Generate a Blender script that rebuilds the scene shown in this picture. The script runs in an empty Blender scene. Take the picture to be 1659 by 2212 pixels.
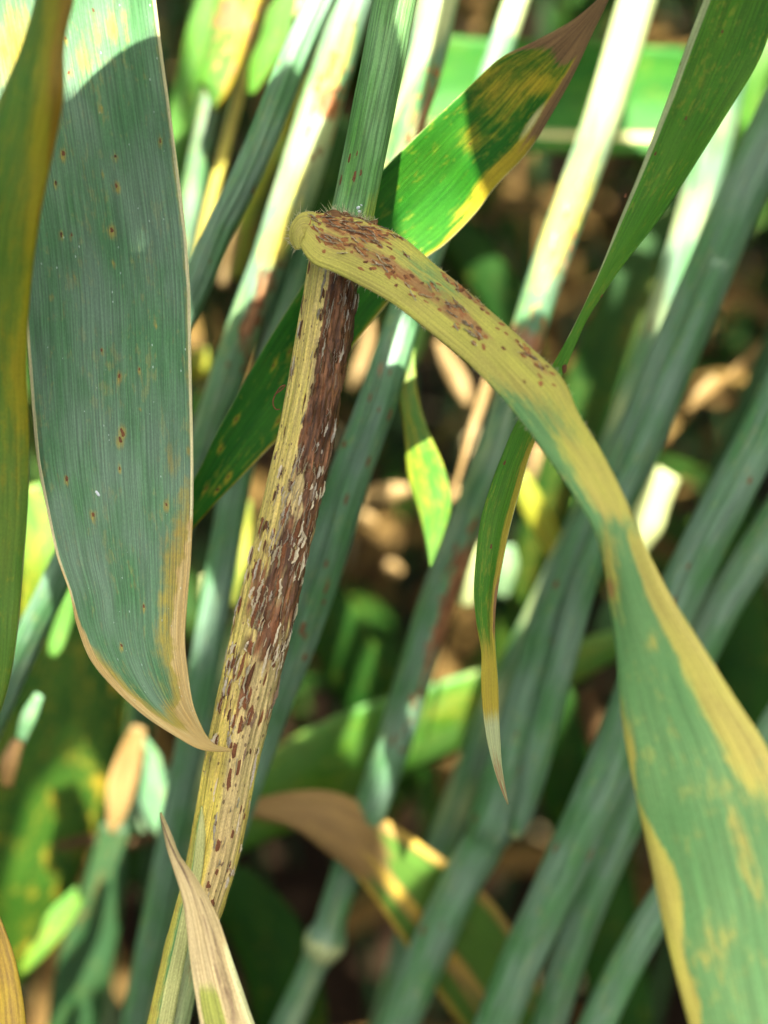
import bpy, math, random
import numpy as np
from mathutils import Vector, Matrix

random.seed(7)
RNG = np.random.default_rng(7)
SC = bpy.context.scene
COL = SC.collection

# ------------------------------------------------------------------ camera
MM = 0.001
FOCUS, VIEW_W = 130.0, 60.0            # focus distance and picture width there (mm)
PXW, PXH = 1659.0, 2212.0              # units in which the photograph was measured
VIEW_H = VIEW_W * PXH / PXW
PITCH = math.radians(28)
CAM = np.array([0.0, 0.0, 0.46])
RIGHT = np.array([1.0, 0.0, 0.0])
UP = np.array([0.0, math.sin(PITCH), math.cos(PITCH)])
FWD = np.array([0.0, math.cos(PITCH), -math.sin(PITCH)])
cd = bpy.data.cameras.new('camera')
cam = bpy.data.objects.new('camera', cd)
COL.objects.link(cam)
cam.location = CAM
cam.rotation_euler = (math.pi / 2 - PITCH, 0, 0)
cd.sensor_fit = 'HORIZONTAL'
cd.sensor_width = 24.0
cd.lens = 24.0 * FOCUS / VIEW_W
cd.clip_start = 0.005
cd.clip_end = 200.0
cd.dof.use_dof = True
cd.dof.focus_distance = 0.1285
cd.dof.aperture_fstop = cd.lens / 2.9
SC.camera = cam

# ------------------------------------------------------------------ light
def nrm(v):
    v = np.asarray(v, float)
    return v / np.linalg.norm(v, axis=-1, keepdims=True)
SUN_DIR = nrm(np.array([0.05, -0.22, 0.90]))          # towards the sun
SUN_EL = math.asin(SUN_DIR[2])
SUN_AZ = math.atan2(SUN_DIR[0], SUN_DIR[1])             # from +Y towards +X
w = bpy.data.worlds.new('World')
SC.world = w
w.use_nodes = True
nt = w.node_tree
sky = nt.nodes.new('ShaderNodeTexSky')
sky.sky_type = 'NISHITA'
sky.sun_disc = False
sky.sun_elevation = SUN_EL
sky.sun_rotation = SUN_AZ
sky.air_density = 0.45
sky.dust_density = 6.0
sky.ozone_density = 0.0
bg = nt.nodes['Background']
nt.links.new(sky.outputs[0], bg.inputs[0])
bg.inputs[1].default_value = 0.11
sl = bpy.data.lights.new('sun', 'SUN')
sl.energy = 5.0
sl.angle = math.radians(0.5)
sl.color = (1.0, 0.97, 0.91)
so = bpy.data.objects.new('sun', sl)
COL.objects.link(so)
so.rotation_euler = Vector(SUN_DIR).to_track_quat('Z', 'Y').to_euler()
so.location = (-2, -1, 4)
vs = SC.view_settings
vs.view_transform = 'Standard'
vs.look = 'None'
vs.exposure = 2.92
vs.gamma = 1.0
vs.use_curve_mapping = False
SC.cycles.use_denoising = True
SC.cycles.max_bounces = 8
SC.cycles.transmission_bounces = 6
SC.cycles.sample_clamp_indirect = 6.0

# ------------------------------------------------------------------ helpers
def P(x, y, d):
    """a point that the photograph shows at (x, y), d millimetres from the lens"""
    x, y, d = np.broadcast_arrays(np.asarray(x, float), np.asarray(y, float), np.asarray(d, float))
    k = d / FOCUS * MM
    a = (x / PXW - 0.5) * VIEW_W * k
    b = (0.5 - y / PXH) * VIEW_H * k
    return CAM + a[..., None] * RIGHT + b[..., None] * UP + (d * MM)[..., None] * FWD

def px2m(wpx, d):
    return np.asarray(wpx) / PXW * VIEW_W * np.asarray(d) / FOCUS * MM

def cr(pts, per):
    """Catmull-Rom through rows of numbers, `per` samples to a span"""
    p = np.asarray(pts, float)
    p = np.vstack([2 * p[0] - p[1], p, 2 * p[-1] - p[-2]])
    out = []
    n = len(p) - 3
    for i in range(n):
        t = np.linspace(0, 1, per, endpoint=(i == n - 1))[:, None] if i < n - 1 else np.linspace(0, 1, per + 1)[:, None]
        a, b, c, d = p[i], p[i + 1], p[i + 2], p[i + 3]
        out.append(0.5 * (2 * b + (c - a) * t + (2 * a - 5 * b + 4 * c - d) * t * t + (3 * b - a - 3 * c + d) * t ** 3))
    return np.vstack(out)

def sm(a, b, x):
    t = np.clip((np.asarray(x, float) - a) / (b - a), 0, 1)
    return t * t * (3 - 2 * t)

def blob(x, y, cx, cy, rx, ry, rot=0.0):
    c, s = math.cos(math.radians(rot)), math.sin(math.radians(rot))
    dx, dy = x - cx, y - cy
    u, v = (dx * c + dy * s) / rx, (-dx * s + dy * c) / ry
    return np.exp(-(u * u + v * v))

def vnoise(x, y, seed=0):
    x = np.asarray(x, float); y = np.asarray(y, float)
    xi, yi = np.floor(x).astype(np.int64), np.floor(y).astype(np.int64)
    xf, yf = x - xi, y - yi
    def h(a, b):
        n = (a * 374761393 + b * 668265263 + seed * 1442695041) & 0x7fffffff
        n = ((n ^ (n >> 13)) * 1274126177) & 0x7fffffff
        return ((n ^ (n >> 16)) & 0xffff) / 65535.0
    u, v = xf * xf * (3 - 2 * xf), yf * yf * (3 - 2 * yf)
    return (h(xi, yi) * (1 - u) + h(xi + 1, yi) * u) * (1 - v) + (h(xi, yi + 1) * (1 - u) + h(xi + 1, yi + 1) * u) * v

def fbm(x, y, seed=0, o=3):
    r, a, t = 0, 1.0, 0
    for i in range(o):
        r = r + a * vnoise(x * 2 ** i, y * 2 ** i, seed + i * 17); t += a; a *= 0.5
    return r / t

def new_mesh(name, verts, faces, lc=None, mk=None, smooth=True):
    me = bpy.data.meshes.new(name)
    verts = np.asarray(verts, float).reshape(-1, 3)
    faces = np.asarray(faces, np.int32)
    me.vertices.add(len(verts)); me.vertices.foreach_set('co', verts.ravel())
    k = faces.shape[1]
    me.loops.add(faces.size); me.loops.foreach_set('vertex_index', faces.ravel())
    me.polygons.add(len(faces))
    me.polygons.foreach_set('loop_start', np.arange(0, faces.size, k, dtype=np.int32))
    if smooth:
        me.polygons.foreach_set('use_smooth', np.ones(len(faces), bool))
    for nm, arr in (('lc', lc), ('mk', mk)):
        if arr is not None:
            at = me.attributes.new(nm, 'FLOAT_VECTOR', 'POINT')
            at.data.foreach_set('vector', np.asarray(arr, np.float32).reshape(-1, 3).ravel())
    me.update(); me.validate()
    return me

def add(name, me, mat=None, parent=None, label=None, cat=None, group=None, kind=None):
    o = bpy.data.objects.new(name, me)
    COL.objects.link(o)
    if me is not None and mat is not None and not me.materials:
        me.materials.append(mat)
    if parent is not None:
        o.parent = parent
    for k, v in (('label', label), ('category', cat), ('group', group), ('kind', kind)):
        if v:
            o[k] = v
    return o

def grid_faces(nv, nu, off=0, flip=False, wrap=False):
    i, j = np.meshgrid(np.arange(nv - 1), np.arange(nu if wrap else nu - 1), indexing='ij')
    j2 = (j + 1) % nu
    f = np.stack([i * nu + j, i * nu + j2, (i + 1) * nu + j2, (i + 1) * nu + j], -1).reshape(-1, 4) + off
    return f[:, ::-1] if flip else f

# ------------------------------------------------------------------ materials
class NB:
    def __init__(self, name):
        self.m = bpy.data.materials.new(name); self.m.use_nodes = True
        self.t = self.m.node_tree; self.t.nodes.clear()
        self.out = self.n('ShaderNodeOutputMaterial')
    def n(self, k, **kw):
        x = self.t.nodes.new(k)
        for a, b in kw.items(): setattr(x, a, b)
        return x
    def set(self, sock, v):
        if isinstance(v, bpy.types.NodeSocket): self.t.links.new(v, sock)
        else:
            if sock.type == 'RGBA' and len(v) == 3: v = (*v, 1)
            sock.default_value = v
    def attr(self, nm):
        return self.n('ShaderNodeAttribute', attribute_name=nm).outputs['Vector']
    def sep(self, v):
        s = self.n('ShaderNodeSeparateXYZ'); self.set(s.inputs[0], v); return s.outputs
    def comb(self, x=0., y=0., z=0.):
        s = self.n('ShaderNodeCombineXYZ')
        for i, v in enumerate((x, y, z)): self.set(s.inputs[i], v)
        return s.outputs[0]
    def math(self, op, a, b=0., c=0., clamp=False):
        s = self.n('ShaderNodeMath', operation=op, use_clamp=clamp)
        for i, v in enumerate((a, b, c)): self.set(s.inputs[i], v)
        return s.outputs[0]
    def mix(self, f, a, b, mode='MIX'):
        s = self.n('ShaderNodeMix', data_type='RGBA', blend_type=mode)
        self.set(s.inputs[0], f); self.set(s.inputs[6], a); self.set(s.inputs[7], b)
        return s.outputs[2]
    def noise(self, vec, scale=1., detail=2., rough=.5, dist=0.):
        s = self.n('ShaderNodeTexNoise')
        self.set(s.inputs['Vector'], vec); s.inputs['Scale'].default_value = scale
        s.inputs['Detail'].default_value = detail; s.inputs['Roughness'].default_value = rough
        s.inputs['Distortion'].default_value = dist
        return s.outputs[0]
    def voro(self, vec, scale=1., rnd=1.):
        s = self.n('ShaderNodeTexVoronoi')
        self.set(s.inputs['Vector'], vec); s.inputs['Scale'].default_value = scale
        s.inputs['Randomness'].default_value = rnd
        return s.outputs
    def step(self, x, a, b):
        s = self.n('ShaderNodeMapRange', interpolation_type='SMOOTHSTEP')
        self.set(s.inputs[0], x); s.inputs[1].default_value = a; s.inputs[2].default_value = b
        return s.outputs[0]

def leaf_mat(name, base, base2, yel=(.42, .33, .04), brn=(.16, .075, .035), pal=(.55, .47, .24),
             trans=.22, tcol=None, rough=.42, spec=.45, vein=.35, vfreq=3.6, fleck=.3, bloom=0., bloomc=(.30, .40, .36),
             speck=0., bump=.00006, edge_noise=.6, seed=0., brn2=None, grain=.3, dots=0.):
    """grass leaf or stem: lc = (across mm, along mm, side), mk = (yellowed, browned, paled)"""
    b = NB(name)
    lc = b.sep(b.attr('lc')); u, v = lc[0], lc[1]
    mk = b.sep(b.attr('mk'))
    fine = b.noise(b.comb(b.math('MULTIPLY', u, vfreq), b.math('MULTIPLY', v, .11), seed), 1., 3., .65, .15)
    fine2 = b.noise(b.comb(b.math('MULTIPLY', u, vfreq * 2.2), b.math('MULTIPLY', v, .30), seed + 5), 1., 2., .6)
    streak = b.noise(b.comb(b.math('MULTIPLY', u, 1.5), b.math('MULTIPLY', v, .22), seed + 9), 1., 4., .6, .3)
    big = b.noise(b.comb(b.math('MULTIPLY', u, .32), b.math('MULTIPLY', v, .11), seed + 3), 1., 3., .55)
    col = b.mix(b.step(big, .3, .7), base, base2)
    # chlorotic flecks between the veins
    fl = b.noise(b.comb(b.math('MULTIPLY', u, 2.1), b.math('MULTIPLY', v, .75), seed + 21), 1., 3., .6)
    fl2 = b.noise(b.comb(b.math('MULTIPLY', u, .4), b.math('MULTIPLY', v, .16), seed + 31), 1., 2., .5)
    flf = b.math('MULTIPLY', b.step(b.math('ADD', fl, b.math('MULTIPLY', b.math('SUBTRACT', fl2, .5), .6)), .56, .70), fleck)
    col = b.mix(flf, col, b.mix(.55, yel, base2))
    if bloom:
        bl = b.step(b.math('ADD', big, b.math('MULTIPLY', b.math('SUBTRACT', fine2, .5), .5)), .28, .72)
        col = b.mix(b.math('MULTIPLY', bl, bloom), col, bloomc)
    en = b.math('MULTIPLY', b.math('SUBTRACT', streak, .5), edge_noise)
    en2 = b.math('ADD', b.math('MULTIPLY', b.math('SUBTRACT', fl, .5), edge_noise * .9), b.math('MULTIPLY', b.math('SUBTRACT', fine, .5), edge_noise * .5))
    yf = b.step(b.math('ADD', b.math('ADD', mk[0], en), en2), .22, .82)
    col = b.mix(yf, col, b.mix(b.step(fl2, .3, .7), yel, tuple(c * k for c, k in zip(yel, (.9, .84, 1.0)))))
    pf = b.step(b.math('ADD', mk[2], b.math('MULTIPLY', en, .5)), .35, .65)
    col = b.mix(pf, col, pal)
    bf = b.step(b.math('ADD', b.math('ADD', mk[1], en), en2), .34, .74)
    col = b.mix(bf, col, b.mix(b.step(streak, .35, .68), brn, brn2 or tuple(c * 1.5 for c in brn)))
    # veins: darker furrows, paler ridges
    vm = b.math('ADD', 1. - vein * .5, b.math('MULTIPLY', b.step(fine, .36, .64), vein))
    vm = b.math('MULTIPLY', vm, b.math('ADD', 1. - vein * .22, b.math('MULTIPLY', fine2, vein * .44)))
    col = b.mix(1., col, b.comb(vm, vm, vm), 'MULTIPLY')
    gr = b.noise(b.comb(b.math('MULTIPLY', u, 9.), b.math('MULTIPLY', v, 4.), seed + 60), 1., 3., .7)
    gv = b.math('ADD', 1. - grain * .5, b.math('MULTIPLY', b.step(gr, .25, .75), grain))
    col = b.mix(1., col, b.comb(gv, gv, gv), 'MULTIPLY')
    if dots:
        vd = b.voro(b.comb(b.math('MULTIPLY', u, 3.2), b.math('MULTIPLY', v, 1.5), seed + 12), 1.)
        rd = b.sep(vd[1])[1]
        col = b.mix(b.math('MULTIPLY', b.step(b.math('SUBTRACT', b.math('MULTIPLY', rd, .34), vd[0]), 0., .08), dots), col, brn)
    if speck:
        vo = b.voro(b.comb(b.math('MULTIPLY', u, 2.6), b.math('MULTIPLY', v, 1.1), seed + 2), 1.)
        rnd = b.sep(vo[1])[0]
        sf = b.math('MULTIPLY', b.math('LESS_THAN', vo[0], b.math('MULTIPLY', b.math('SUBTRACT', rnd, .6), .28)), b.math('GREATER_THAN', rnd, .8))
        col = b.mix(b.math('MULTIPLY', sf, speck), col, (.5, .6, .52))
    bp = b.n('ShaderNodeBump'); bp.inputs['Strength'].default_value = .9; bp.inputs['Distance'].default_value = bump
    b.set(bp.inputs['Height'], b.math('ADD', fine, b.math('MULTIPLY', fine2, .4)))
    pr = b.n('ShaderNodeBsdfPrincipled')
    b.set(pr.inputs['Base Color'], col)
    b.set(pr.inputs['Roughness'], b.math('ADD', rough - .08, b.math('MULTIPLY', fine2, .2)))
    pr.inputs['Specular IOR Level'].default_value = spec
    b.set(pr.inputs['Normal'], bp.outputs[0])
    tr = b.n('ShaderNodeBsdfTranslucent')
    tc = b.mix(1., col, tcol or (1.25, 1.35, .55), 'MULTIPLY')
    b.set(tr.inputs[0], tc)
    mx = b.n('ShaderNodeMixShader'); mx.inputs[0].default_value = trans
    b.t.links.new(pr.outputs[0], mx.inputs[1]); b.t.links.new(tr.outputs[0], mx.inputs[2])
    b.t.links.new(mx.outputs[0], b.out.inputs[0])
    return b.m

def plain_mat(name, col, col2, rough=.7, scale=3000., spec=.3, trans=0.):
    b = NB(name)
    g = b.n('ShaderNodeNewGeometry')
    nz = b.noise(g.outputs['Position'], scale, 3., .6)
    pr = b.n('ShaderNodeBsdfPrincipled')
    b.set(pr.inputs['Base Color'], b.mix(b.step(nz, .3, .7), col, col2))
    pr.inputs['Roughness'].default_value = rough
    pr.inputs['Specular IOR Level'].default_value = spec
    bp = b.n('ShaderNodeBump'); bp.inputs['Strength'].default_value = .8; bp.inputs['Distance'].default_value = .00006
    b.set(bp.inputs['Height'], nz); b.set(pr.inputs['Normal'], bp.outputs[0])
    if trans:
        tr = b.n('ShaderNodeBsdfTranslucent'); b.set(tr.inputs[0], col)
        mx = b.n('ShaderNodeMixShader'); mx.inputs[0].default_value = trans
        b.t.links.new(pr.outputs[0], mx.inputs[1]); b.t.links.new(tr.outputs[0], mx.inputs[2])
        b.t.links.new(mx.outputs[0], b.out.inputs[0])
    else:
        b.t.links.new(pr.outputs[0], b.out.inputs[0])
    return b.m

M = {}
M['glaucous'] = leaf_mat('glaucous_leaf', (.050, .155, .045), (.070, .165, .055), bloom=.6, bloomc=(.138, .208, .142), trans=.14,
                         vein=.55, vfreq=8., fleck=.6, speck=.7, grain=.3, rough=.46, spec=.42, yel=(.30, .24, .025), brn=(.38, .25, .07), brn2=(.44, .33, .12), pal=(.56, .50, .25))
M['green'] = leaf_mat('glossy_green_leaf', (.010, .095, .003), (.024, .125, .005), trans=.24, vein=.4, vfreq=6., fleck=.4,
                      yel=(.36, .29, .015), brn=(.14, .08, .032), pal=(.50, .45, .20), spec=.18, rough=.5, seed=4., tcol=(1.3, 1.7, .4))
M['midgreen'] = leaf_mat('mid_green_leaf', (.045, .150, .010), (.070, .175, .018), trans=.28, vein=.35, vfreq=6., fleck=.4, seed=14., spec=.25,
                         yel=(.36, .29, .02), brn=(.20, .10, .04), pal=(.40, .43, .18), bloom=.15, bloomc=(.14, .24, .12))
M['brightgreen'] = leaf_mat('bright_green_leaf', (.045, .165, .006), (.075, .195, .012), trans=.3, vein=.4, vfreq=6., fleck=.5, seed=18., spec=.2,
                         yel=(.38, .31, .03), brn=(.19, .10, .04), pal=(.36, .40, .19))
M['yellow'] = leaf_mat('yellowed_leaf', (.105, .24, .075), (.135, .27, .09), yel=(.43, .395, .072), grain=.45, brn=(.27, .125, .038), brn2=(.36, .20, .07), pal=(.42, .43, .16),
                       trans=.2, vein=.42, vfreq=6., fleck=.6, edge_noise=.9, seed=24., rough=.5, spec=.25)
M['olive'] = leaf_mat('olive_leaf', (.065, .155, .018), (.105, .175, .022), yel=(.27, .25, .014), brn=(.19, .115, .010), pal=(.45, .42, .2),
                      trans=.2, vein=.25, vfreq=5., fleck=.45, seed=34., spec=.25)
M['straw'] = leaf_mat('dry_leaf', (.40, .31, .14), (.48, .385, .19), grain=.5, yel=(.26, .30, .05), brn=(.10, .06, .035), pal=(.50, .50, .24),
                      trans=.15, vein=.6, vfreq=5., fleck=.1, seed=44., rough=.65, spec=.2)
M['tan'] = leaf_mat('tan_leaf', (.16, .095, .026), (.24, .15, .05), yel=(.34, .24, .028), brn=(.12, .055, .02), pal=(.60, .44, .22),
                    trans=.2, vein=.35, vfreq=4., fleck=.2, seed=54., rough=.6, spec=.2)
M['stem'] = leaf_mat('glaucous_stem', (.046, .135, .038), (.062, .150, .058), bloom=.6, bloomc=(.132, .186, .138), trans=.05, vein=.55, vfreq=5.,
                     fleck=.25, rough=.45, spec=.4, yel=(.43, .37, .06), brn=(.17, .062, .022), brn2=(.26, .13, .05), pal=(.29, .33, .14), seed=64.)
M['culm'] = leaf_mat('green_culm', (.065, .19, .030), (.105, .24, .06), bloom=.3, bloomc=(.20, .32, .18), trans=.06, vein=.8, vfreq=5.,
                     fleck=.2, rough=.42, spec=.35, seed=74., yel=(.34, .35, .05), brn=(.20, .07, .03))
M['sheath'] = leaf_mat('rusted_sheath', (.47, .37, .14), (.40, .30, .12), yel=(.50, .41, .07), dots=.75, grain=.55, brn=(.056, .024, .009), brn2=(.23, .10, .038), pal=(.09, .22, .08),
                       trans=.05, vein=.6, vfreq=5., fleck=.25, rough=.55, spec=.3, seed=84., bump=.00012, edge_noise=.35)
M['rust'] = plain_mat('rust_spores', (.165, .066, .027), (.10, .040, .018), .85, 9000., .12)
M['redrust'] = plain_mat('red_rust_spores', (.20, .078, .030), (.12, .045, .018), .85, 9000., .12)
M['orangerust'] = plain_mat('orange_rust_spores', (.30, .13, .045), (.20, .075, .025), .85, 9000., .12)
M['darkrust'] = plain_mat('dark_rust_spores', (.055, .023, .009), (.10, .042, .016), .8, 9000., .15)
M['flap'] = plain_mat('torn_skin', (.46, .41, .31), (.30, .25, .17), .5, 6000., .3, .2)
M['flapcream'] = plain_mat('cream_torn_skin', (.60, .53, .36), (.44, .36, .20), .5, 6000., .3, .2)
M['flapbrown'] = plain_mat('brown_torn_skin', (.22, .145, .08), (.13, .08, .04), .6, 6000., .25, .1)
M['hair'] = plain_mat('leaf_hair', (.62, .56, .36), (.5, .42, .25), .5, 6000., .4, .3)
M['mealy'] = plain_mat('white_speck', (.75, .76, .76), (.55, .56, .58), .6, 8000., .3)

def soil_mat():
    b = NB('soil')
    g = b.n('ShaderNodeNewGeometry')
    n1 = b.noise(g.outputs['Position'], 90., 6., .65); n2 = b.noise(g.outputs['Position'], 14., 3., .5)
    col = b.mix(b.step(n1, .3, .7), (.007, .004, .0018), (.018, .010, .0045))
    col = b.mix(b.math('MULTIPLY', b.step(n2, .45, .7), .5), col, (.032, .019, .009))
    pr = b.n('ShaderNodeBsdfPrincipled'); b.set(pr.inputs['Base Color'], col); pr.inputs['Roughness'].default_value = .95; pr.inputs['Specular IOR Level'].default_value = .05
    bp = b.n('ShaderNodeBump'); bp.inputs['Distance'].default_value = .006; b.set(bp.inputs['Height'], n1); b.set(pr.inputs['Normal'], bp.outputs[0])
    b.t.links.new(pr.outputs[0], b.out.inputs[0])
    return b.m
M['soil'] = soil_mat()
M['shadegreen'] = leaf_mat('shade_darkened_leaf', (.005, .029, .0012), (.011, .044, .0025), trans=.25, vein=.3, fleck=.4, yel=(.20, .14, .01), brn=(.08, .035, .012), pal=(.3, .3, .12), spec=.12, rough=.6, seed=94.)  # leaf green darkened to put the deep crop's shade into the colour
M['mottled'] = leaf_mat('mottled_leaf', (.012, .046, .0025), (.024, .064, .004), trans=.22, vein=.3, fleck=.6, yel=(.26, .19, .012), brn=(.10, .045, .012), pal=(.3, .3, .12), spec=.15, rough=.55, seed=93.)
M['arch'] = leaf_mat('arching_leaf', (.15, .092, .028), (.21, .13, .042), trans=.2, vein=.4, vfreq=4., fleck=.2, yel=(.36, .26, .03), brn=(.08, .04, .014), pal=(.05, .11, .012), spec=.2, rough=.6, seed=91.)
M['shadebrown'] = leaf_mat('shade_darkened_dead_leaf', (.030, .016, .006), (.056, .032, .011), trans=.1, vein=.3, fleck=.2, yel=(.16, .10, .02), brn=(.05, .022, .01), pal=(.3, .2, .1), spec=.1, rough=.7, seed=99.)  # dead leaf brown, darkened further to paint in the shade
M['shadestem'] = leaf_mat('shade_darkened_stem', (.011, .038, .008), (.017, .047, .015), trans=.05, vein=.3, fleck=.2, yel=(.2, .16, .02), brn=(.09, .035, .012), pal=(.2, .22, .1), spec=.2, rough=.55, seed=97.)  # shaded copy of the stem green, shade put into the colour

# ------------------------------------------------------------------ shapes
def no_mask(x, y, s, v):
    z = np.zeros(np.broadcast(x, s).shape)
    return z, z, z

class Ribbon:
    """a leaf blade given by its two edges: rows (xl, yl, xr, yr, dl, dr); solid, bowed, with a thin closed margin"""
    def __init__(self, name, rows, nu=17, per=8, bow=.08, fold=0., thick=.22, ripple=0., mask=no_mask, seed=0, keel=0., wrel=None):
        R = cr(rows, per)
        L3, R3 = P(R[:, 0], R[:, 1], R[:, 4]), P(R[:, 2], R[:, 3], R[:, 5])
        self.build(name, L3, R3, nu, bow, fold, thick, ripple, mask, seed, R, keel)
    def build(self, name, L3, R3, nu, bow, fold, thick, ripple, mask, seed, R=None, keel=0.):
        nv = len(L3)
        mid = (L3 + R3) / 2
        c = R3 - L3
        wd = np.linalg.norm(c, axis=1)
        al = np.gradient(mid, axis=0)
        n = np.cross(c, al); ln = np.linalg.norm(n, axis=1, keepdims=True); n = n / np.maximum(ln, 1e-12)
        if np.dot(n[nv // 2], CAM - mid[nv // 2]) < 0: n = -n
        for i in list(range(nv // 2 + 1, nv)):
            if np.dot(n[i], n[i - 1]) < 0: n[i] = -n[i]
        for i in list(range(nv // 2 - 1, -1, -1)):
            if np.dot(n[i], n[i + 1]) < 0: n[i] = -n[i]
        v = np.concatenate([[0], np.cumsum(np.linalg.norm(np.diff(mid, axis=0), axis=1))])
        s = np.linspace(0, 1, nu)
        s = .5 - .5 * np.cos(math.pi * s) * .35 - (1 - 2 * s) * .325       # denser at the margins
        S = s[None, :]
        h = bow * (1 - (2 * S - 1) ** 2) - fold * (1 - np.abs(2 * S - 1)) - keel * np.exp(-((S - .5) / .05) ** 2)
        H = h * wd[:, None]
        if ripple:
            vm = v[:, None] / MM
            H = H + ripple * MM * ((vnoise(vm * .12 + 0 * S, S * 1.5 + 0 * vm, seed) - .5) * 2 * (.3 + np.abs(2 * S - 1) ** 1.5))
        pos = L3[:, None, :] + c[:, None, :] * S[..., None] + n[:, None, :] * H[..., None]
        edge = np.clip(np.minimum(S, 1 - S) / .05, 0.35, 1)
        tv = thick * MM * edge * np.clip(wd[:, None] / (1.2 * MM), .25, 1)
        top = pos + n[:, None, :] * tv[..., None] / 2
        bot = pos - n[:, None, :] * tv[..., None] / 2
        wref = max(wd.max(), 1e-5)
        self.lc = np.stack(np.broadcast_arrays((S - .5) * wref / MM, v[:, None] / MM, S + 0 * v[:, None]), -1)
        if R is not None:
            X = R[:, 0:1] * (1 - S) + R[:, 2:3] * S; Y = R[:, 1:2] * (1 - S) + R[:, 3:4] * S
        else:
            X = S + 0 * v[:, None]; Y = v[:, None] / MM + 0 * S
        mkv = np.stack(np.broadcast_arrays(*mask(X, Y, S + 0 * X, v[:, None] / MM + 0 * X)), -1)
        N = nv * nu
        f = [grid_faces(nv, nu), grid_faces(nv, nu, N, True)]
        i = np.arange(nv - 1)
        f.append(np.stack([i * nu, (i + 1) * nu, (i + 1) * nu + N, i * nu + N], -1))
        f.append(np.stack([i * nu + nu - 1, i * nu + nu - 1 + N, (i + 1) * nu + nu - 1 + N, (i + 1) * nu + nu - 1], -1))
        j = np.arange(nu - 1)
        f.append(np.stack([j, j + N, j + 1 + N, j + 1], -1))
        e = (nv - 1) * nu
        f.append(np.stack([e + j, e + j + 1, e + j + 1 + N, e + j + N], -1))
        self.pos, self.n, self.top, self.X, self.Y, self.al = pos, n, top, X, Y, nrm(al)
        self.nu, self.nv, self.s = nu, nv, s
        lc2 = np.concatenate([self.lc.reshape(-1, 3), self.lc.reshape(-1, 3)])
        mk2 = np.concatenate([mkv.reshape(-1, 3)] * 2)
        self.me = new_mesh(name, np.concatenate([top.reshape(-1, 3), bot.reshape(-1, 3)]), np.vstack(f), lc2, mk2)
    def at(self, x, y):
        """place on the blade that the photograph shows at (x, y): position, outward normal, along"""
        k = np.argmin((self.X - x) ** 2 + (self.Y - y) ** 2)
        i, j = divmod(int(k), self.nu)
        i2, j2 = min(i, self.nv - 2), min(max(j, 1), self.nu - 2)
        a = nrm(self.pos[i2 + 1, j2] - self.pos[i2, j2]); c = nrm(self.pos[i2, j2 + 1] - self.pos[i2, j2 - 1])
        nn = nrm(np.cross(c, a))
        if np.dot(nn, self.n[i]) < 0: nn = -nn
        d = np.array([x - self.X[i, j], y - self.Y[i, j]])
        pos = self.top[i, j] + px2m(d[0], FOCUS) * RIGHT - px2m(d[1], FOCUS) * UP
        pos = pos - nn * np.dot(pos - self.top[i, j], nn)
        return pos, nn, a

def strip_rows(pts, tilt=0.):
    """centre line (x, y, width, depth) to edge rows"""
    p = np.asarray(pts, float)
    t = np.gradient(p[:, :2], axis=0); t /= np.maximum(np.linalg.norm(t, axis=1, keepdims=True), 1e-6)
    q = np.stack([-t[:, 1], t[:, 0]], 1)
    h = p[:, 2:3] / 2
    dz = tilt * p[:, 2] / PXW * VIEW_W * p[:, 3] / FOCUS / 2
    return np.hstack([p[:, :2] - q * h, p[:, :2] + q * h, (p[:, 3] - dz)[:, None], (p[:, 3] + dz)[:, None]])

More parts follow.
